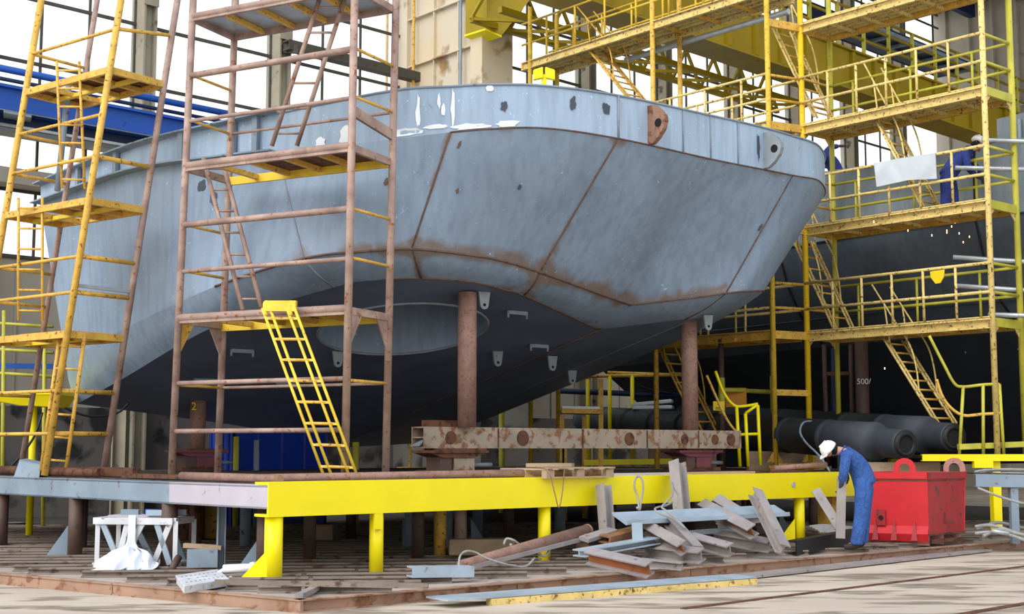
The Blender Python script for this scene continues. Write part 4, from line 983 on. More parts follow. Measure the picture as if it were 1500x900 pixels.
b.prism([a, c, c2, a2], V(.0, .03, .0)); b.prism([a2, c2, c2 + V(0, .3, .02), a2 + V(0, .3, .02)], Z*.02); tg(b, 'folded_plate', 'greysteel', 'folded grey steel sheet hanging over the left side beam', 'plate')
for k, (x0, x1, ins, mt, lb) in enumerate(((910, 1010, .25, 'lilac', 'pale flat plate on the deck edge right of the pallet'), (1010, 1120, .3, 'wood', 'weathered board on the deck edge behind the tall upright offcut'), (1080, 1215, .55, 'rust', 'rusty flat bar on the deck edge left of the worker'))):
    tg(MB().bar(bedpt(x0, ins) + Z*1.255, bedpt(x1, ins) + Z*1.255, .22, .04), 'deck_board', mt, lb, 'plate')
tg(MB().tube(bedpt(1184, .7) + Z*1.30, bedpt(1232, .3) + Z*1.36, .05, 12), 'rusty_pipe', 'rustpipe', 'short rusty pipe on the deck pointing at the worker', 'pipe')
# pallet
def pallet():
    c = bedpt(792, -.12); c.z = 1.23; T = thing('wooden_pallet', c, 'weathered wooden pallet lying on the yellow beam with a broken board on top', 'pallet')
    x, y = ER, EL
    for k in range(3): MB().bar(c + y*(.05 + .4*k) + Z*.01, c + y*(.05+.4*k) + x*1.25 + Z*.01, .1, .022).build('bottom_board', M['wood'], T)
    for i in range(3):
        for k in range(3): MB().box(c + x*(.07 + .555*i) + y*(.05 + .4*k) + Z*.02, .14, .1, .085, x).build('block', M['wood'], T)
    for k in range(5): MB().bar(c + x*(.05+.288*k) + Z*.118, c + x*(.05+.288*k) + y*.9 + Z*.118, .11, .022).build('top_board', M['wood'], T)
    MB().bar(c + y*.02 + Z*.135, c + y*.02 + x*1.25 + Z*.135, .1, .02).build('top_board', M['wood'], T)
    b = MB(); d = c + Z*.145; b.prism([d + x*.05 + y*.45, d + x*.65 + y*.2, d + x*.8 + y*.3, d + x*.7 + y*.5, d + x*.3 + y*.6], Z*.05); b.build('broken_board', M['wood'], T)
    b = MB(); b.path(smooth_pts([c + x*.0 + y*.2 + Z*.15, c + x*-.02 - FW*.05 + Z*.1, c + x*.05 - FW*.1 - Z*.2, c + x*.12 - FW*.1 - Z*.38, c + x*.2 - FW*.08 - Z*.2, c + x*.3 - FW*.02 + Z*.12], 5), .008, 6); b.build('tie_cord', M['rustpipe'], T)
pallet()
# ---- scrap pile
def scrap(x1, y1, Y1, x2, y2, Y2, w, h, mt, label, kind='I', up=Z, group='steel offcuts in the scrap pile'):
    p, q = at(x1, y1, Y1), at(x2, y2, Y2)
    b = MB()
    if kind == 'I' and mt == 'scrapor':
        d, x, y = b.frame(p, q, Vector(up)); t = .018
        b.bar(p + y*(h-t)/2, q + y*(h-t)/2, w, t, y).bar(p - y*(h-t)/2, q - y*(h-t)/2, w, t, y)
        o = tg(b, 'steel_joist', 'scrap', label, 'steel offcut', group)
        c = MB(); c.bar(p + d*.004, q - d*.004, .014, h - 2*t, y); c.build('web', M['orangeweb'], o)['label'] = 'orange rusty web'
        return o
    if kind == 'I': b.ibeam(p, q, w, h, .018, up)
    elif kind == 'C': b.chan(p, q, w, h, .018, up)
    elif kind == 'L': b.angle(p, q, w, h, .015, up)
    else: b.bar(p, q, w, h, up)
    nm = {'I': 'steel_joist', 'C': 'steel_channel', 'L': 'steel_angle', 'F': 'flat_bar'}[kind]
    return tg(b, nm, mt, label, 'steel offcut', group)
def scrap_pile():
    tl = V(-.35, -.5, .8)
    scrap(884, 711, 18.75, 890, 784, 18.55, .15, .16, 'scrap', 'upright I-beam offcut leaning on the yellow beam below the pallet', up=V(-1, -.9, 0))
    scrap(992, 677, 19.75, 1000, 760, 19.4, .17, .19, 'scrap', 'tallest upright I-beam offcut, rising above the yellow beam', up=V(-1, -1.2, 0))
    b = MB(); p, q = at(908, 760, 18.2), at(1146, 748, 20.2)
    d = (q-p).normalized(); n = V(d.y, -d.x, 0)
    sec = [(-.12, .06), (.12, -.05), (.13, -.02), (.14, -.02), (.145, -.075), (.12, -.085), (-.13, .03), (-.16, .06), (-.15, .075)]
    x_ = d.cross(Z).normalized()
    b.prof(p, q, [(a, z) for a, z in sec]); tg(b, 'steel_channel', 'scrapbl', 'long pale blue steel channel lying across the top of the scrap pile', 'steel offcut', 'steel offcuts in the scrap pile')
    scrap(944, 772, 18.6, 1001, 804, 17.7, .15, .16, 'scrapor', 'I-beam offcut with orange web sloping under the pale blue channel', up=tl)
    scrap(982, 765, 18.6, 1021, 808, 17.9, .15, .15, 'scrap', 'I-beam offcut sloping steeply just right of the orange-web one', up=V(.3, -.5, .8))
    scrap(933, 766, 18.1, 934, 791, 18.1, .14, .03, 'scrapbl', 'short blue grey plate propped under left end of the pale blue channel', 'F', up=V(0, -1, 0))
    scrap(848, 811, 17.4, 958, 792, 18.2, .24, .09, 'scrapbl', 'long flat pale blue joist at the left front of the scrap pile', 'I')
    scrap(862, 815, 17.0, 952, 835, 16.4, .16, .17, 'scrapor', 'lowest I-beam offcut with orange web, nearest the kerb', up=V(-.1, -.35, .9))
    scrap(938, 824, 17.1, 1000, 830, 16.9, .14, .1, 'scrap', 'grey joist end lying behind the lowest orange-web offcut')
    scrap(885, 791, 18.0, 934, 778, 18.7, .18, .1, 'scrapor', 'rusty channel offcut with blue end left of the short plate', 'C', up=V(-.2, -.5, .8))
    scrap(1012, 791, 18.7, 1070, 807, 18.2, .16, .16, 'scrap', 'brown grey I-beam offcut lying right of the steep ones', up=V(-.1, -.35, .9))
    scrap(1030, 742, 20.0, 1103, 780, 18.9, .16, .17, 'scrapor', 'I-beam offcut with orange web jutting from under the right of the pale channel', up=tl)
    scrap(1050, 733, 20.3, 1080, 752, 20.0, .16, .14, 'scrap', 'short joist end showing above the middle of the pale blue channel', up=tl)
    scrap(1106, 722, 19.75, 1147, 806, 18.6, .16, .16, 'scrap', 'I-beam offcut leaning over the right end of the pale blue channel', up=V(.4, -.6, .6))
    scrap(944, 806, 18.3, 1028, 815, 17.7, .17, .16, 'scrap', 'grey I-beam offcut lying low beneath the steep offcuts', up=V(-.1, -.3, .9))
    scrap(1046, 786, 19.6, 1128, 800, 19.1, .16, .16, 'scrap', 'shaded grey joist behind the leaning right-hand offcut', up=V(-.1, -.3, .9))
    scrap(1012, 781, 19.4, 1078, 776, 19.8, .2, .05, 'scrapbl', 'thin pale plate in the gap below the middle of the pale channel', 'F')
    scrap(855, 791, 17.9, 898, 777, 18.4, .16, .05, 'scrap', 'flat grey bar at the left tip of the scrap pile', 'F', up=V(-.2, -.5, .8))
    scrap(600, 838, 15.6, 690, 837, 15.9, .2, .12, 'scrapbl', 'pale blue box plate on the slab under the rusty hooked pipe', 'C', group=None)
    scrap(690, 831, 16.3, 896, 779, 18.6, .09, .05, 'scrap', 'long thin flat bar lying beside the rusty hooked pipe', 'F')
    scrap(1195, 718, 21.2, 1230, 774, 20.6, .14, .03, 'scrap', 'grey flat bar leaning on the beam left of the held bar', 'F', up=V(-.1, -1, .1), group=None)
    scrap(1233, 698, 19.95, 1231, 789, 20.0, .13, .03, 'scrap', 'upright grey flat bar held by the worker in blue', 'F', up=V(-.1, -1, 0), group=None)
    scrap(1160, 803, 19.7, 1252, 785, 20.9, .16, .2, 'cable', 'dark steel channel on the slab at the feet of the worker', 'C', group=None)
    scrap(315, 856, 14.9, 628, 862, 14.3, .08, .05, 'rail', 'thin rusty angle iron lying on the slab corner', 'L', group=None)
    scrap(438, 874, 13.9, 468, 859, 14.8, .08, .05, 'scrap', 'small dark stick lying on the kerb corner', 'F', group=None)
    scrap(1052, 772, 20.3, 1130, 757, 20.9, .1, .1, 'scrap', 'dim joist at the very back of the scrap pile', 'I')
    # strip plates on the concrete
    p, q = onz(640, 880, .07), onz(1090, 846, .07); p.z = q.z = .085
    b = MB(); b.bar(p, q, .42, .018); o = b.build('long_strip', M['scrapbl']); tag(o, 'long pale steel strip lying on the concrete before the kerb', 'steel strip')
    b = MB(); b.bar(p.lerp(q, .12) - Z*.05 - V(-.1, .13, 0), q - Z*.05 - V(-.1, .13, 0), .1, .07); b.build('timber_bearer', M['ycream'], o)
    p, q = onz(1060, 848, .03), onz(1440, 806, .03); p.z = q.z = .03
    tg(MB().bar(p, q, .3, .03), 'long_strip', 'scrap', 'thin grey steel strip on the concrete below the worker', 'steel strip')
scrap_pile()
def hooked():
    p, q = at(674, 829, 16.2), at(860, 778, 18.3)
    T = thing('hooked_pipe', p.copy(), 'rusty tapered pipe with a flag plate lying on the slab by the bed legs', 'pipe')
    MB().tube(p, q, .06, 16, .085).build('pipe_body', M['rustpipe'], T)
    d = (q-p).normalized(); c = p.lerp(q, .93) - Z*.05
    MB().prism([c - Z*.18 + V(-.04, -.1, 0), c - Z*.12 + V(.12, -.1, 0), c + Z*.05 + V(.1, -.1, 0), c + Z*.02 + V(-.06, -.1, 0)], V(0, .03, 0)).build('flag_plate', M['lug'], T)
    MB().pipe(q - d*.01, q + d*.02, .09, .06).build('pipe_end', M['lug'], T)
hooked()
def wire(pts, r, label, mt='wire', name='wire_sling'):
    b = MB(); b.path(smooth_pts([at(*p) for p in pts], 6), r, 6); return tg(b, name, mt, label, 'wire rope')
wire([(936, 746, 18.2), (934, 730, 18.3), (929, 712, 18.3), (932, 700, 18.3), (939, 700, 18.3), (942, 715, 18.3), (939, 735, 18.3), (937, 747, 18.2), (933, 744, 18.1)], .014, 'pale wire sling loop standing on the left of the pale blue channel')
wire([(985, 736, 18.9), (975, 741, 18.7), (960, 745, 18.3), (965, 752, 18.2), (985, 760, 18.2), (1003, 774, 18.2), (995, 765, 18.3), (975, 748, 18.4), (970, 742, 18.5), (985, 725, 18.8), (984, 708, 19.2), (988, 716, 19.1), (994, 728, 19.0), (990, 744, 18.7)], .014, 'pale wire sling tangled around the middle of the pale blue channel')
wire([(672, 830, 16.0), (674, 815, 16.1), (683, 808, 16.2), (697, 810, 16.3), (712, 818, 16.3), (745, 828, 16.4), (770, 830, 16.6), (783, 818, 16.9)], .013, 'wire rope curling over the low end of the rusty hooked pipe')
wire([(738, 798, 17.1), (742, 790, 17.2), (752, 792, 17.2), (765, 800, 17.3), (785, 802, 17.4), (798, 800, 17.5), (804, 808, 17.5), (796, 815, 17.4), (780, 806, 17.3), (760, 806, 17.2), (748, 798, 17.0)], .016, 'wire rope wrapped around the middle of the rusty hooked pipe')
wire([(1208, 620, 26.5), (1180, 618, 26.3), (1172, 632, 26.0), (1180, 648, 25.6), (1200, 668, 25), (1215, 690, 24.5)], .02, 'grey cable looping down over the nearest black hose', 'greysteel', 'hose_cable')
# ---- welded crate frame at left with white sheet, tray
def crate_frame():
    Y = 17.3
    a = at(138, 828, Y); a.z = .14; x = V(.99, -.14, 0).normalized(); y = V(.14, .99, 0); w, d, h = 1.02, .62, .58
    T = thing('welded_crate', a, 'open welded pale grey steel crate with junk on top at left', 'steel frame')
    c = [a, a + x*w, a + x*w + y*d, a + y*d]
    for k in range(4):
        MB().angle(c[k], c[k] + Z*h, .06, .06, .012, x).build('upright', M['palegrey'], T)
        MB().bar(c[k] + Z*h, c[(k+1) % 4] + Z*h, .07, .08).build('top_bar', M['palegrey'], T)
        if k != 0 or True: MB().bar(c[k] + Z*.03, c[k] + (c[(k+1) % 4] - c[k])*(.38 if k == 0 else 1) + Z*.03, .06, .06).build('bottom_bar', M['palegrey'], T)
    for f, g, mt in ((.08, .33, 'scrapbl'), (.42, .3, 'palegrey'), (.62, .36, 'palegrey'), (.78, .97, 'scrapbl'), (.97, .76, 'palegrey')):
        MB().bar(a + x*w*f + Z*h, a + x*w*g + Z*.05, .07, .03, -y).build('diagonal', M[mt], T)
    for f, g in ((.2, .5), (.7, .9)): MB().bar(a + y*d + x*w*f + Z*h, a + y*d + x*w*g + Z*.05, .08, .03, -y).build('diagonal', M['greysteel'], T)
    MB().bar(a + x*.1 + y*.3 + Z*(h+.05), a + x*(w-.1) + y*.25 + Z*(h+.06), .3, .03).build('top_plate', M['lilac'], T)
    t = a + Z*(h+.07)
    for k, (f, g, l, mt, lb) in enumerate(((.25, .2, .22, 'greysteel', 'small grey block on the left of the welded crate top'), (.62, .1, .3, 'scrapbl', 'pale blue angle offcut on the right of the crate top'), (.5, .35, .2, 'blue', 'small blue bar on the middle of the crate top'), (.85, .3, .2, 'scrapbl', 'pale block at the right back of the crate top'))):
        p = t + x*w*f + y*g; tg(MB().chan(p + Z*.03, p + x*l + y*.03 + Z*.03, .1, .07, .012), 'metal_offcut', mt, lb, 'steel offcut', 'offcuts on the welded crate')
    # draped plastic
    top = [t + x*w*f - y*.06 + Z*(.02 if abs(f-.5) < .08 else -.04) for f in (.44, .47, .5, .53, .56)]
    n = 25; rows = []
    def ss(v, a_, b_): q = min(1, max(0, (v-a_)/(b_-a_))); return q*q*(3-2*q)
    for i in range(19):
        v = i/18; row = []
        hw = .045 + .02*v + .36*ss(v, .32, .72) - .10*ss(v, .8, 1)
        zc = (h+.08)*(1 - v/.42*.62) if v < .42 else (h+.08)*.38*(1-ss(v, .42, 1.0)) + .02
        yc = -.05 - .08*v - .46*ss(v, .4, 1)
        for k in range(n):
            u = 2*k/(n-1) - 1
            fold = math.sin(u*13 + 3*math.sin(v*5)) ; amp = .012 + .05*ss(v, .2, .6)
            p = a + x*(w*.5 + hw*u + .10*ss(v, .4, 1) + .04*math.sin(v*9 + u*3)*ss(v, .4, 1)) + y*(yc - amp*fold - .14*ss(v, .7, 1)*math.cos(u*4 + 1.1)) + Z*(zc - .10*abs(u)**1.5*ss(v, .3, .7) + .05*math.sin(u*17 + v*13)*ss(v, .35, .6))
            p.z = max(p.z, .135 + .018*(1 + math.sin(u*21 + v*15)))
            row.append(p)
        rows.append(row)
    b = MB(); b.grid(rows); o = tg(b, 'plastic_sheet', 'white', 'crumpled white plastic sheet draped over the front of the welded crate', 'sheet')
    sm = o.modifiers.new('s', 'SOLIDIFY'); sm.thickness = .008; o.modifiers.new('ss', 'SUBSURF').levels = 1
crate_frame()
def tray():
    a, c, d, e = [onz(x, y, .2) for x, y in ((270, 859), (336, 848), (319, 834), (257, 843))]
    T = thing('perforated_tray', a, 'flat pale perforated steel tray on the slab right of the plastic sheet', 'tray')
    T.location.z = .12
    MB().prism([a, c, d, e], -Z*.08).build('tray_body', M['palegrey'], T, bevel=.006)
    for i in range(9):
        for k in range(3):
            p = a.lerp(c, .1+.1*i).lerp(e.lerp(d, .1+.1*i), .25+.25*k); MB().tube(p - Z*.001, p + Z*.003, .012, 8).build('hole', M['cable'], T) if k != 1 or i % 2 else None
tray()
p = onz(355, 838, .2); T = thing('pipe_fitting', p, 'small white pipe fitting beside the perforated tray', 'pipe')
MB().tube(p - V(.22, 0, -.03), p + V(.2, 0, .05), .05, 12).tube(p + V(.1, 0, .03), p + V(.16, 0, .04), .08, 14).build('fitting_body', M['white'], T)
MB().path(smooth_pts([p + V(-.22, 0, .02), p + V(-.3, -.1, -.05), p + V(-.18, -.2, -.08), p + V(-.1, -.12, -.06)], 4), .025, 8).build('elbow', M['white'], T)
a, c = onz(153, 864, .035), onz(203, 869, .035); tg(MB().pipe(a, c, .035, .025), 'short_tube', 'galv', 'short grey tube lying on the concrete before the kerb at left', 'pipe')
a = onz(250, 835, .15); tg(MB().tube(a - Z*.02, a + V(.06, .15, .14), .045, 10), 'short_tube', 'brown', 'short brown tube standing askew beside the white plastic sheet', 'pipe')
def bracket():
    c = at(323, 828, 16.9); c.z = .1
    T = thing('channel_bracket', c, 'blue grey channel bracket with short timber on it below the lilac beam', 'bracket')
    MB().chan(c, c + Z*.85, .12, .1, .012, V(1, .3, 0)).build('upright', M['greysteel'], T)
    p = c + V(-.38, -.1, .1); MB().chan(p + Z*.1, p + V(.36, .05, .1), .2, .22, .015, Z).build('channel', M['greysteel'], T)
    MB().bar(p + V(-.05, 0, .25), p + V(.4, .05, .22), .16, .05).build('timber', M['wood'], T)
bracket()
# blue barrier behind
def barrier():
    a, c, d = at(308, 690, 26.6), at(342, 690, 26.2), at(478, 690, 28.5)
    T = thing('blue_barrier', Vector((c.x, c.y, .1)), 'deep blue sheet metal barrier under the hull behind the brown scaffold', 'barrier')
    for u, w, zt in ((a, c, 1.92), (c, d, 1.85)):
        u = Vector((u.x, u.y, .1)); w = Vector((w.x, w.y, .1)); b = MB(); b.prism([u, w, w + Z*zt, u + Z*zt], V(0, .06, 0))
        for k in range(5): e = u.lerp(w, k/4); b.bar(e + V(0, -.02, 0), e + V(0, -.02, zt), .04, .03, V(0, -1, 0))
        b.build('blue_panel', M['tarp'], T)
    for x, Y, y0, mt in ((346, 26, 640, 'ylime'), (376, 26, 645, 'greysteel')):
        c = at(x, 700, Y); MB().tube(Vector((c.x, c.y, .1)), at(x, y0, Y), .055, 10).build('post', M[mt], T)
barrier()
for x, Y, y0, lb in ((521, 27, 648, 'slim yellow post in shade behind the foot of the yellow ladder'), (735, 33, 600, 'slim yellow post far behind the pallet')):
    c = at(x, 700, Y); tg(MB().tube(Vector((c.x, c.y, .1)), at(x, y0, Y), .07, 10), 'yellow_post', 'ylime', lb, 'post')
c = at(175, 690, 29.5); tg(MB().ibeam(Vector((c.x, c.y, .0)), Vector((c.x, c.y, 2.9)), .3, .3, .03, V(1, 0, 0)), 'wall_post', 'col', 'rusty steel stanchion before the grimy plinth under the hull', 'post')
for x, Y, lb in ((640, 34, 'weathered timber prop standing in the shade behind the left jack'), (758, 36, 'pale timber prop in the shade behind the cross beam')):
    c = at(x, 690, Y); tg(MB().bar(Vector((c.x, c.y, .1)), Vector((c.x, c.y, 2.9)), .7, .3), 'timber_prop', 'concrete', lb, 'prop')
for x, y, Y, w, h, mt, lb in ((275, 775, 22, .5, .9, 'rust', 'rusty drum-like block under the bed left of the blue bracket'), (300, 778, 22.4, .4, .8, 'yold', 'worn yellow block under the bed beside the rusty one'), (470, 775, 22, .4, .25, 'wood', 'short timber under the bed behind the first yellow leg'), (705, 808, 18.9, .9, .22, 'wood', 'timber baulk lying under the bed behind the hooked pipe')):
    c = at(x, y, Y); c.z = .18; tg(MB().box(c, w, .3, h, V(1, .1, 0)), 'scrap_block', mt, lb, 'block', bevel=.02)
# ---- red bin
def bin_():
    C = at(1361, 786, 21.2); C.z = .14
    x = V(.72, .69, 0).normalized(); y = V(-.90, .42, 0).normalized()
    T = thing('waste_skip', C, 'scratched red steel skip with two lifting eyes beside the bending worker', 'skip')
    w, l, z0, z1 = 1.2, 1.08, .1, 1.12
    def P(u, v, z, k=0): return C + x*(w*u) + y*(l*v) + Z*z
    i = .05
    b0 = [P(i*.3, i*.2, z0+.08), P(1-i, i*.2, z0+.08), P(1-i, 1-i, z0+.08), P(i*.3, 1-i, z0+.08)]; t0 = [P(0, 0, z1), P(1, 0, z1), P(1, 1, z1), P(0, 1, z1)]
    def wall(k, mt, nm):
        j = (k+1) % 4; n = (t0[j]-t0[k]).cross(Z).normalized(); b = MB(); b.prism([b0[k], b0[j], t0[j], t0[k]], -n*.03); b.build(nm, M[mt], T)
    wall(0, 'redworn', 'side_wall'); wall(1, 'red', 'side_wall'); wall(2, 'red', 'side_wall'); wall(3, 'red', 'side_wall')
    MB().prism(b0, -Z*.03).build('floor_plate', M['rust'], T)
    for k in range(4):
        j = (k+1) % 4; n = (t0[j]-t0[k]).cross(Z).normalized()
        MB().bar(t0[k] - Z*.05 + n*.012, t0[j] - Z*.05 + n*.012, .025, .1).build('rim', M['redworn' if k == 0 else 'red'], T)
    MB().prism([p - Z*.14 for p in t0], Z*.02).build('scrap_fill', M['rust'], T)
    # lifting eyes on left wall top and right wall top
    def eye(c, d, mt):
        pts = [c - d*.17 - Z*.02]
        for k in range(11):
            a = math.pi - math.pi*k/10; pts.append(c + d*(.17*math.cos(a)) + Z*(.05 + .17*math.sin(a)))
        pts.append(c + d*.17 - Z*.02)
        inn = [c + d*(.085*math.cos(math.pi*k/10)) + Z*(.05+.085*math.sin(math.pi*k/10)) for k in range(11)]
        inn = [c + d*.085 - Z*.02] + inn + [c - d*.085 - Z*.02]
        b = MB(); b.prism(pts + inn, d.cross(Z)*.05); b.build('lifting_eye', M[mt], T)
    eye(P(.0, .30, z1) + y*.0 - x*.03, y, 'red'); eye(P(1.0, .16, z1), y, 'pinklug')
    # flared skirt and ribs on the left face
    n = (t0[0]-t0[3]).cross(Z).normalized()
    a0, a1 = b0[3], b0[0]
    b = MB(); b.prism([a0 + Z*.12 + n*.0, a0 + n*.1, a1 + n*.1, a1 + Z*.12], -n*.02); b.prism([a0 + n*.1, a1 + n*.1, a1 + n*.1 - Z*.12 - n*.05, a0 + n*.1 - Z*.12 - n*.05], -n*.02); b.build('skirt', M['red'], T)
    for f in (.2, .5, .78): 
        c = a1.lerp(a0, f); MB().prism([c + y*-.05 + n*.1 - Z*.1, c + y*.05 + n*.1 - Z*.1, c + y*.0 + n*.02 + Z*.2], n*.03).build('rib', M['redworn'], T)
    c = P(0, .66, .42) + n*.02; b = MB(); b.bar(c - Z*.12, c + Z*.12, .13, .02, n); pd = b.build('latch_plate', M['redworn'], T)
    MB().tube(c + n*.01, c + n*.03, .035, 12).build('latch_eye', M['black'], pd)
    # runners
    for u in (.06, .42, .86):
        MB().bar(P(u+.05, .06, .085), P(u+.05, .94, .085), .12, .17).build('runner', M['pinklug'], T)
    MB().bar(P(.1, .03, .06), P(.95, .03, .06), .02, .06).build('runner_bar', M['rust'], T)
    n2 = (t0[1]-t0[0]).cross(Z).normalized(); c = P(.42, 0, .34) + n2*.012; MB().bar(c, c + x*.28, .012, .02).bar(c, c + Z*.16, .012, .015, x).build('weld_mark', M['rust'], T)
bin_()
# bench and cables at right edge
def bench():
    p = at(1428, 704, 22.0); q = at(1560, 706, 22.0)
    T = thing('steel_bench', Vector((p.x, p.y, .12)), 'grey steel bench piled with wire ropes at the right edge', 'bench')
    MB().chan(p, q, .1, .2, .015).build('front_rail', M['greysteel'], T)
    MB().prism([p + Z*.1, q + Z*.1, q + V(0, .9, .1), p + V(0, .9, .1)], Z*.02).build('bench_top', M['deck'], T)
    for x in (1484, 1550):
        c = at(x, 715, 22.05); MB().bar(Vector((c.x, c.y, .12)), c, .12, .12).build('leg', M['greysteel'], T)
    for k, (pts, lb) in enumerate(((((1427, 692, 22.2), (1445, 689, 22.2), (1480, 688, 22.2), (1540, 690, 22.2)), 'uppermost pale wire rope lying on the bench at right'), (((1427, 698, 22.1), (1450, 695, 22.1), (1490, 694, 22.1), (1540, 697, 22.1)), 'pale wire rope lying along the front of the bench at right'), (((1430, 694, 22.5), (1452, 690, 22.5), (1490, 690, 22.5), (1530, 693, 22.5)), 'pale wire rope arching at the back of the bench at right'), (((1432, 715, 21.8), (1465, 728, 21.7), (1500, 738, 21.7), (1540, 742, 21.7)), 'pale wire rope sagging below the bench at right'))):
        wire(list(pts), .022, lb)
    for k, pts in enumerate((((1428, 772, 22.0), (1450, 770, 22.0), (1480, 778, 21.9), (1510, 792, 21.8)), ((1428, 782, 21.8), (1455, 780, 21.7), (1485, 786, 21.7), (1520, 800, 21.6)), ((1430, 776, 22.2), (1460, 766, 22.3), (1490, 772, 22.3), (1530, 780, 22.3)), ((1440, 786, 21.6), (1465, 776, 21.7), (1490, 782, 21.7), (1520, 788, 21.6)))):
        wire(list(pts), .03, ['grey wire rope heaped on the slab right of the red skip, uppermost strand', 'grey wire rope heaped on the slab right of the red skip, front strand', 'grey wire rope heaped on the slab right of the red skip, back strand', 'grey wire rope heaped on the slab right of the red skip, crossing strand'][k])
    a, c = at(1452, 778, 21.55), at(1478, 782, 21.5); tg(MB().tube(a, c, .035, 12), 'ferrule', 'galv', 'bright metal ferrule on the wire ropes right of the red skip', 'fitting')
    for k in range(5):
        wire([(1186+4*k, 772+2*k, 22.0-.1*k), (1205, 770+2.4*k, 22.0-.1*k), (1230, 772+2.4*k, 22.1-.1*k), (1262, 774+2.4*k, 22.1-.1*k)], .022, 'wire rope strand lying behind the worker under the yellow beam').update_tag()
bench()
for o in bpy.data.objects:
    if o.get('label', '').startswith('wire rope strand lying'): o['group'] = 'wire ropes under the yellow beam'
for pts, lb in ((((-20, 715, 22.5), (20, 680, 22.6), (50, 640, 22.8), (62, 605, 23)), 'black cable slung up to the yellow table at the far left'), (((95, 598, 23.2), (130, 610, 23.4), (170, 606, 23.6), (190, 590, 23.6)), 'black cable sagging right of the yellow table at far left')):
    wire(list(pts), .022, lb, 'cable', 'power_cable')['category'] = 'cable'
# ================================================================== people
def skin(name, chains, mt, parent, sub=2):
    """chains: lists of (point, radius); equal points are shared"""
    vs, es, rs, idx = [], [], [], {}
    for ch in chains:
        prev = None
        for p, r in ch:
            key = tuple(round(c, 3) for c in p)
            if key not in idx: idx[key] = len(vs); vs.append(Vector(p)); rs.append(r)
            i = idx[key]
            if prev is not None and prev != i and (prev, i) not in es and (i, prev) not in es: es.append((prev, i))
            prev = i
    off = parent.location if parent else V(0, 0, 0)
    me = bpy.data.meshes.new(name); me.from_pydata([v - off for v in vs], es, [])
    o = bpy.data.objects.new(name, me); COL.objects.link(o)
    o.modifiers.new('skin', 'SKIN').use_smooth_shade = True
    d = me.skin_vertices[0].data
    for i, r in enumerate(rs):
        d[i].radius = (r, r) if not isinstance(r, tuple) else r; d[i].use_root = (i == 0)
    s_ = o.modifiers.new('sub', 'SUBSURF'); s_.levels = sub; s_.render_levels = sub
    dg = bpy.context.evaluated_depsgraph_get(); dg.update()
    m2 = bpy.data.meshes.new_from_object(o.evaluated_get(dg)); o.modifiers.clear(); o.data = m2; bpy.data.meshes.remove(me); m2.name = name
    m2.materials.clear(); m2.materials.append(M[mt])
    for p in m2.polygons: p.use_smooth = True
    if parent: o.parent = parent
    return o
def finger_chains(palm, out, side, curl, L=.075, r=.011):
    """four fingers of different length and a thumb, curling from direction out towards direction curl"""
    res = []
    for k, f in enumerate((.86, 1.0, .94, .74)):
        b0 = palm + out*.045 + side*(.027 - .019*k); l = L*f
        res.append([(palm, .03), (b0, r), (b0 + out*l*.45 + curl*l*.12, r*.95), (b0 + out*l*.6 + curl*l*.5, r*.9), (b0 + out*l*.42 + curl*l*.85, r*.8)])
    t = palm + side*.035
    res.append([(palm, .03), (t, r*1.1), (t + side*.02 + out*.03, r), (t + side*.015 + out*.055 + curl*.03, r*.85)])
    return res
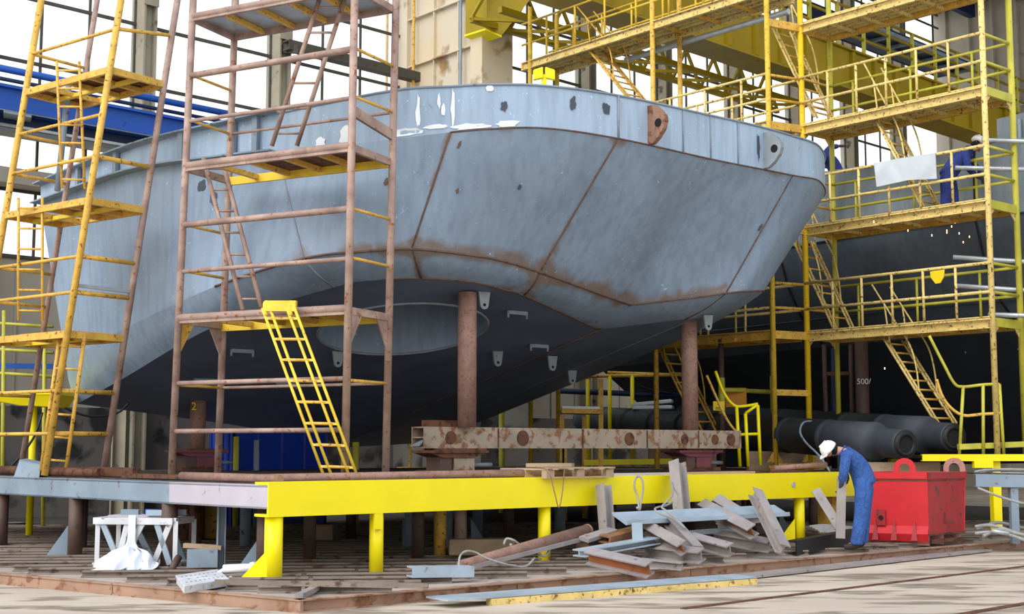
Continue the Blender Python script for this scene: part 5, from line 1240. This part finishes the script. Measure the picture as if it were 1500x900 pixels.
def person(label, base, J, f, cloth, hat_dir, hatc, gloves=True, hat=True):
    """J: joints in world space; f: facing direction"""
    T = thing('person', base, label, 'person')
    head, neck, chest, spine, pel = J['head'], J['neck'], J['chest'], J['spine'], J['pelvis']
    hd = (head - neck).normalized(); fd = J['look']; sd = hd.cross(fd).normalized()
    body = [[(pel, .12), (spine, .12), (chest, .14), (neck, .062), (head - hd*.05, .078), (head + hd*.03, .1), (head + hd*.1, .07)],
            [(head - hd*.05, .078), (head - hd*.07 + fd*.06, .045)], [(head + hd*.03, .1), (head + fd*.105 + hd*.0, .018), (head + fd*.125 - hd*.02, .014)]]
    for s_ in (-1, 1): body.append([(head + hd*.03, .1), (head + sd*.1*s_, .02), (head + sd*.108*s_ + hd*.03, .014)])
    for s_ in 'lr':
        body.append([(chest, .14), (J['sh'+s_], .06), (J['el'+s_], .045), (J['wr'+s_], .03)] + ([(J['ha'+s_], .033)]))
        body.append([(pel, .12), (J['hi'+s_], .09), (J['kn'+s_], .06), (J['an'+s_], .045), (J['an'+s_] + J['toe']*.14 - Z*.05, .035)])
    skin('body', body, 'skin', T)
    # clothing
    dn = (pel - spine).normalized()
    jk = [[(pel + dn*.08, (.215, .185)), (pel, (.21, .18)), (spine, (.20, .17)), (chest, (.20, .175)), (neck.lerp(chest, .35), .12), (neck.lerp(chest, .05), .075)]]
    for s_ in 'lr': jk.append([(chest, (.20, .175)), (J['sh'+s_], .088), (J['sh'+s_].lerp(J['el'+s_], .5), .08), (J['el'+s_], .072), (J['el'+s_].lerp(J['wr'+s_], .6), .062), (J['wr'+s_], .054)])
    skin('jacket', jk, cloth, T)
    tr = [[(spine, .14), (pel, (.175, .155))]]
    for s_ in 'lr': tr.append([(pel, (.175, .155)), (J['hi'+s_] - Z*.06, .142), (J['hi'+s_].lerp(J['kn'+s_], .55), .13), (J['kn'+s_], .112), (J['kn'+s_].lerp(J['an'+s_], .5), .108), (J['an'+s_] - Z*.0, .104), (J['an'+s_] - Z*.035, .1)])
    skin('trousers', tr, cloth, T)
    for s_ in 'lr':
        a = J['an'+s_]; skin('boot', [[(a + Z*.04, .05), (a - Z*.035, .055), (a - Z*.05 + J['toe']*.1, .048), (a - Z*.055 + J['toe']*.19, .036)], [(a - Z*.035, .055), (a - Z*.05 - J['toe']*.05, .045)]], 'boot', T)
        h = J['ha'+s_]; o_ = (h - J['wr'+s_]).normalized(); c_ = J['curl'+s_]; sd_ = o_.cross(c_).normalized()
        skin('glove', [[(J['wr'+s_] - o_*.02, .042), (J['wr'+s_].lerp(h, .5), .038), (h, .03)]] + finger_chains(h, o_, sd_, c_), 'glove', T)
    # collar, back pocket and belt edge
    ax = (neck - chest).normalized(); u_ = neck.lerp(chest, .12)
    b = MB(); b.path([u_ + (ax.orthogonal().normalized()*math.cos(2*math.pi*k/14) + ax.cross(ax.orthogonal().normalized())*math.sin(2*math.pi*k/14))*.085 for k in range(14)], .018, 6, True); b.build('collar', M[cloth], T)
    # hood and helmet
    skin('hood', [[(neck + hd*.03 - fd*.02, .08), (head - fd*.03, .106), (head + hd*.08 - fd*.02, .08)]], 'black', T)
    if hat:
        u = hat_dir.normalized(); c = hatc
        prof = [(.135, .0), (.13, .03), (.118, .07), (.09, .108), (.05, .128), (.0, .135)]
        b = MB(); b.lathe(c, prof, 24, u); b.lathe(c, [(.0, .004), (.135, .0)], 24, u); H_ = b.build('helmet', M['hat'], T)
        bw = (fd - u*fd.dot(u)).normalized(); q = u.cross(bw)
        pts = [c + bw*(.195*math.cos(a) if abs(a) < 1.2 else .1) + q*(.13*math.sin(a)) for a in [-1.5 + 3*k/10 for k in range(11)]]
        b = MB(); b.prism(pts + [c + q*.1, c - q*.1], u*.012); b.build('brim', M['hat'], H_)
        b = MB(); b.bar(c + u*.133 - bw*.06, c + u*.133 + bw*.07, .03, .02, u); b.build('ridge', M['hat'], H_)
    return T
# --- worker in blue bending over the flat bar
Y = 20.1
def w1(x, y, l=0.0): return at(x, y, Y + l)
f = V(-.95, .3, 0).normalized(); 
J = dict(head=w1(1216, 661, .1), neck=w1(1231, 660, .08), chest=w1(1248, 671, .05), spine=w1(1260, 686), pelvis=w1(1266, 706), hem=w1(1265, 699),
         shl=w1(1240, 668, -.18), ell=w1(1236, 692, -.24), wrl=w1(1233, 707, -.16), hal=w1(1231, 714, -.13),
         shr=w1(1236, 668, .24), elr=w1(1236, 692, .28), wrr=w1(1240, 705, .08), har=w1(1236, 710, .03),
         hil=w1(1266, 712, -.1), knl=w1(1262, 757, -.1), anl=w1(1255, 796, -.1), hir=w1(1266, 712, .1), knr=w1(1265, 757, .1), anr=w1(1262, 793, .12),
         toe=V(-1, .1, 0).normalized(), look=V(-.55, .25, -.8).normalized(), curll=V(-.5, .85, 0).normalized(), curlr=V(-.6, -.8, 0).normalized())
base = w1(1258, 801); base.z = .17
person('person in blue overalls and white helmet bending beside the red skip, holding a flat bar', base, J, f, 'overall', V(-.75, -.1, .62), w1(1215, 659, .09))
# --- worker on the walkway of the second hull
Y2 = 25.7
def w2(x, y, l=0.0): return at(x, y, Y2 + l)
J = dict(head=w2(1431, 214, .1), neck=w2(1421, 219, .1), chest=w2(1409, 228, .05), spine=w2(1397, 243), pelvis=w2(1389, 256), hem=w2(1391, 252),
         shl=w2(1415, 225, .3), ell=w2(1428, 243, .3), wrl=w2(1436, 258, .25), hal=w2(1440, 264, .25),
         shr=w2(1414, 226, -.16), elr=w2(1418, 246, -.2), wrr=w2(1430, 258, -.05), har=w2(1437, 262, 0),
         hil=w2(1389, 258, .1), knl=w2(1396, 280, .1), anl=w2(1397, 296, .1), hir=w2(1387, 258, -.1), knr=w2(1386, 280, -.1), anr=w2(1385, 297, -.1),
         toe=V(.8, .5, 0).normalized(), look=V(.5, .3, -.8).normalized(), curll=V(.4, -.6, -.5).normalized(), curlr=V(.4, .6, -.5).normalized())
dz = 6.17 + .09 - (J['anr'].z + J['anl'].z)/2
for k in ('anl', 'anr'): J[k].z = 6.26
for k in ('knl', 'knr'): J[k].z = max(J[k].z, 6.50)
base = w2(1390, 300); base.z = 6.17
person('person in navy overalls and white helmet bending right on the middle walkway', base, J, V(.8, .5, 0), 'overall2', V(.55, .1, .8), w2(1432, 208, .1))
# --- worker half hidden behind the big hull's corner
Y3 = 31.2
def w3(x, y, l=0.0): return at(x, y, Y3 + l)
J = dict(head=w3(1192, 232, .1), neck=w3(1200, 228, .1), chest=w3(1212, 228, .05), spine=w3(1221, 240), pelvis=w3(1226, 256), hem=w3(1225, 251),
         shl=w3(1208, 226, .2), ell=w3(1216, 216, .3), wrl=w3(1229, 214, .3), hal=w3(1237, 214, .3),
         shr=w3(1208, 228, -.15), elr=w3(1200, 246, -.2), wrr=w3(1190, 256, -.1), har=w3(1186, 260, 0),
         hil=w3(1226, 258, .1), knl=w3(1208, 268, .1), anl=w3(1226, 290, .1), hir=w3(1226, 258, -.1), knr=w3(1206, 270, -.1), anr=w3(1224, 290, -.1),
         toe=V(-.9, -.2, 0).normalized(), look=V(-.6, .0, -.7).normalized(), curll=V(.2, .3, -.8).normalized(), curlr=V(-.4, .6, -.5).normalized())
for k in ('anl', 'anr'): J[k].z = 7.39
base = w3(1225, 292); base.z = 7.3
person('person in navy work clothes half hidden behind the stern corner, arm raised', base, J, V(-.9, -.2, 0), 'overall2', V(-.5, 0, .8), w3(1191, 228, .1))
# ================================================================== light, sky and camera
def world():
    w = bpy.data.worlds.new('sky'); bpy.context.scene.world = w; w.use_nodes = True; N = w.node_tree.nodes; L = w.node_tree.links
    tc = N.new('ShaderNodeTexCoord'); sp = N.new('ShaderNodeSeparateXYZ'); L.new(tc.outputs['Generated'], sp.inputs[0])
    r = N.new('ShaderNodeValToRGB'); L.new(sp.outputs['Z'], r.inputs['Fac'])
    e = r.color_ramp.elements; e[0].position = 0.0; e[0].color = (1, .99, .97, 1); e[1].position = 1; e[1].color = (.30, .45, .75, 1)
    x = e.new(.42); x.color = (.98, 1, 1, 1)
    L.new(r.outputs['Color'], N['Background'].inputs['Color']); N['Background'].inputs['Strength'].default_value = 1.25
world()
sun = bpy.data.lights.new('sun', 'SUN'); sun.energy = 2.5; sun.angle = math.radians(55); sun.color = (1, .97, .92)
so = bpy.data.objects.new('sun', sun); COL.objects.link(so)
so.rotation_euler = Vector((.55, .62, -.75)).to_track_quat('-Z', 'Y').to_euler()
cam = bpy.data.cameras.new('camera'); co = bpy.data.objects.new('camera', cam); COL.objects.link(co)
cam.sensor_fit = 'HORIZONTAL'; cam.sensor_width = 36; cam.lens = 36*F/1500; co.location = EYE; co.rotation_euler = (math.pi/2 + TH, 0, 0); cam.clip_end = 400
sc = bpy.context.scene; sc.camera = co
vs_ = sc.view_settings; vs_.view_transform = 'Standard'; vs_.look = 'None'; vs_.gamma = 1; vs_.use_curve_mapping = False; vs_.exposure = .22
sc.cycles.max_bounces = 6; sc.cycles.transparent_max_bounces = 12
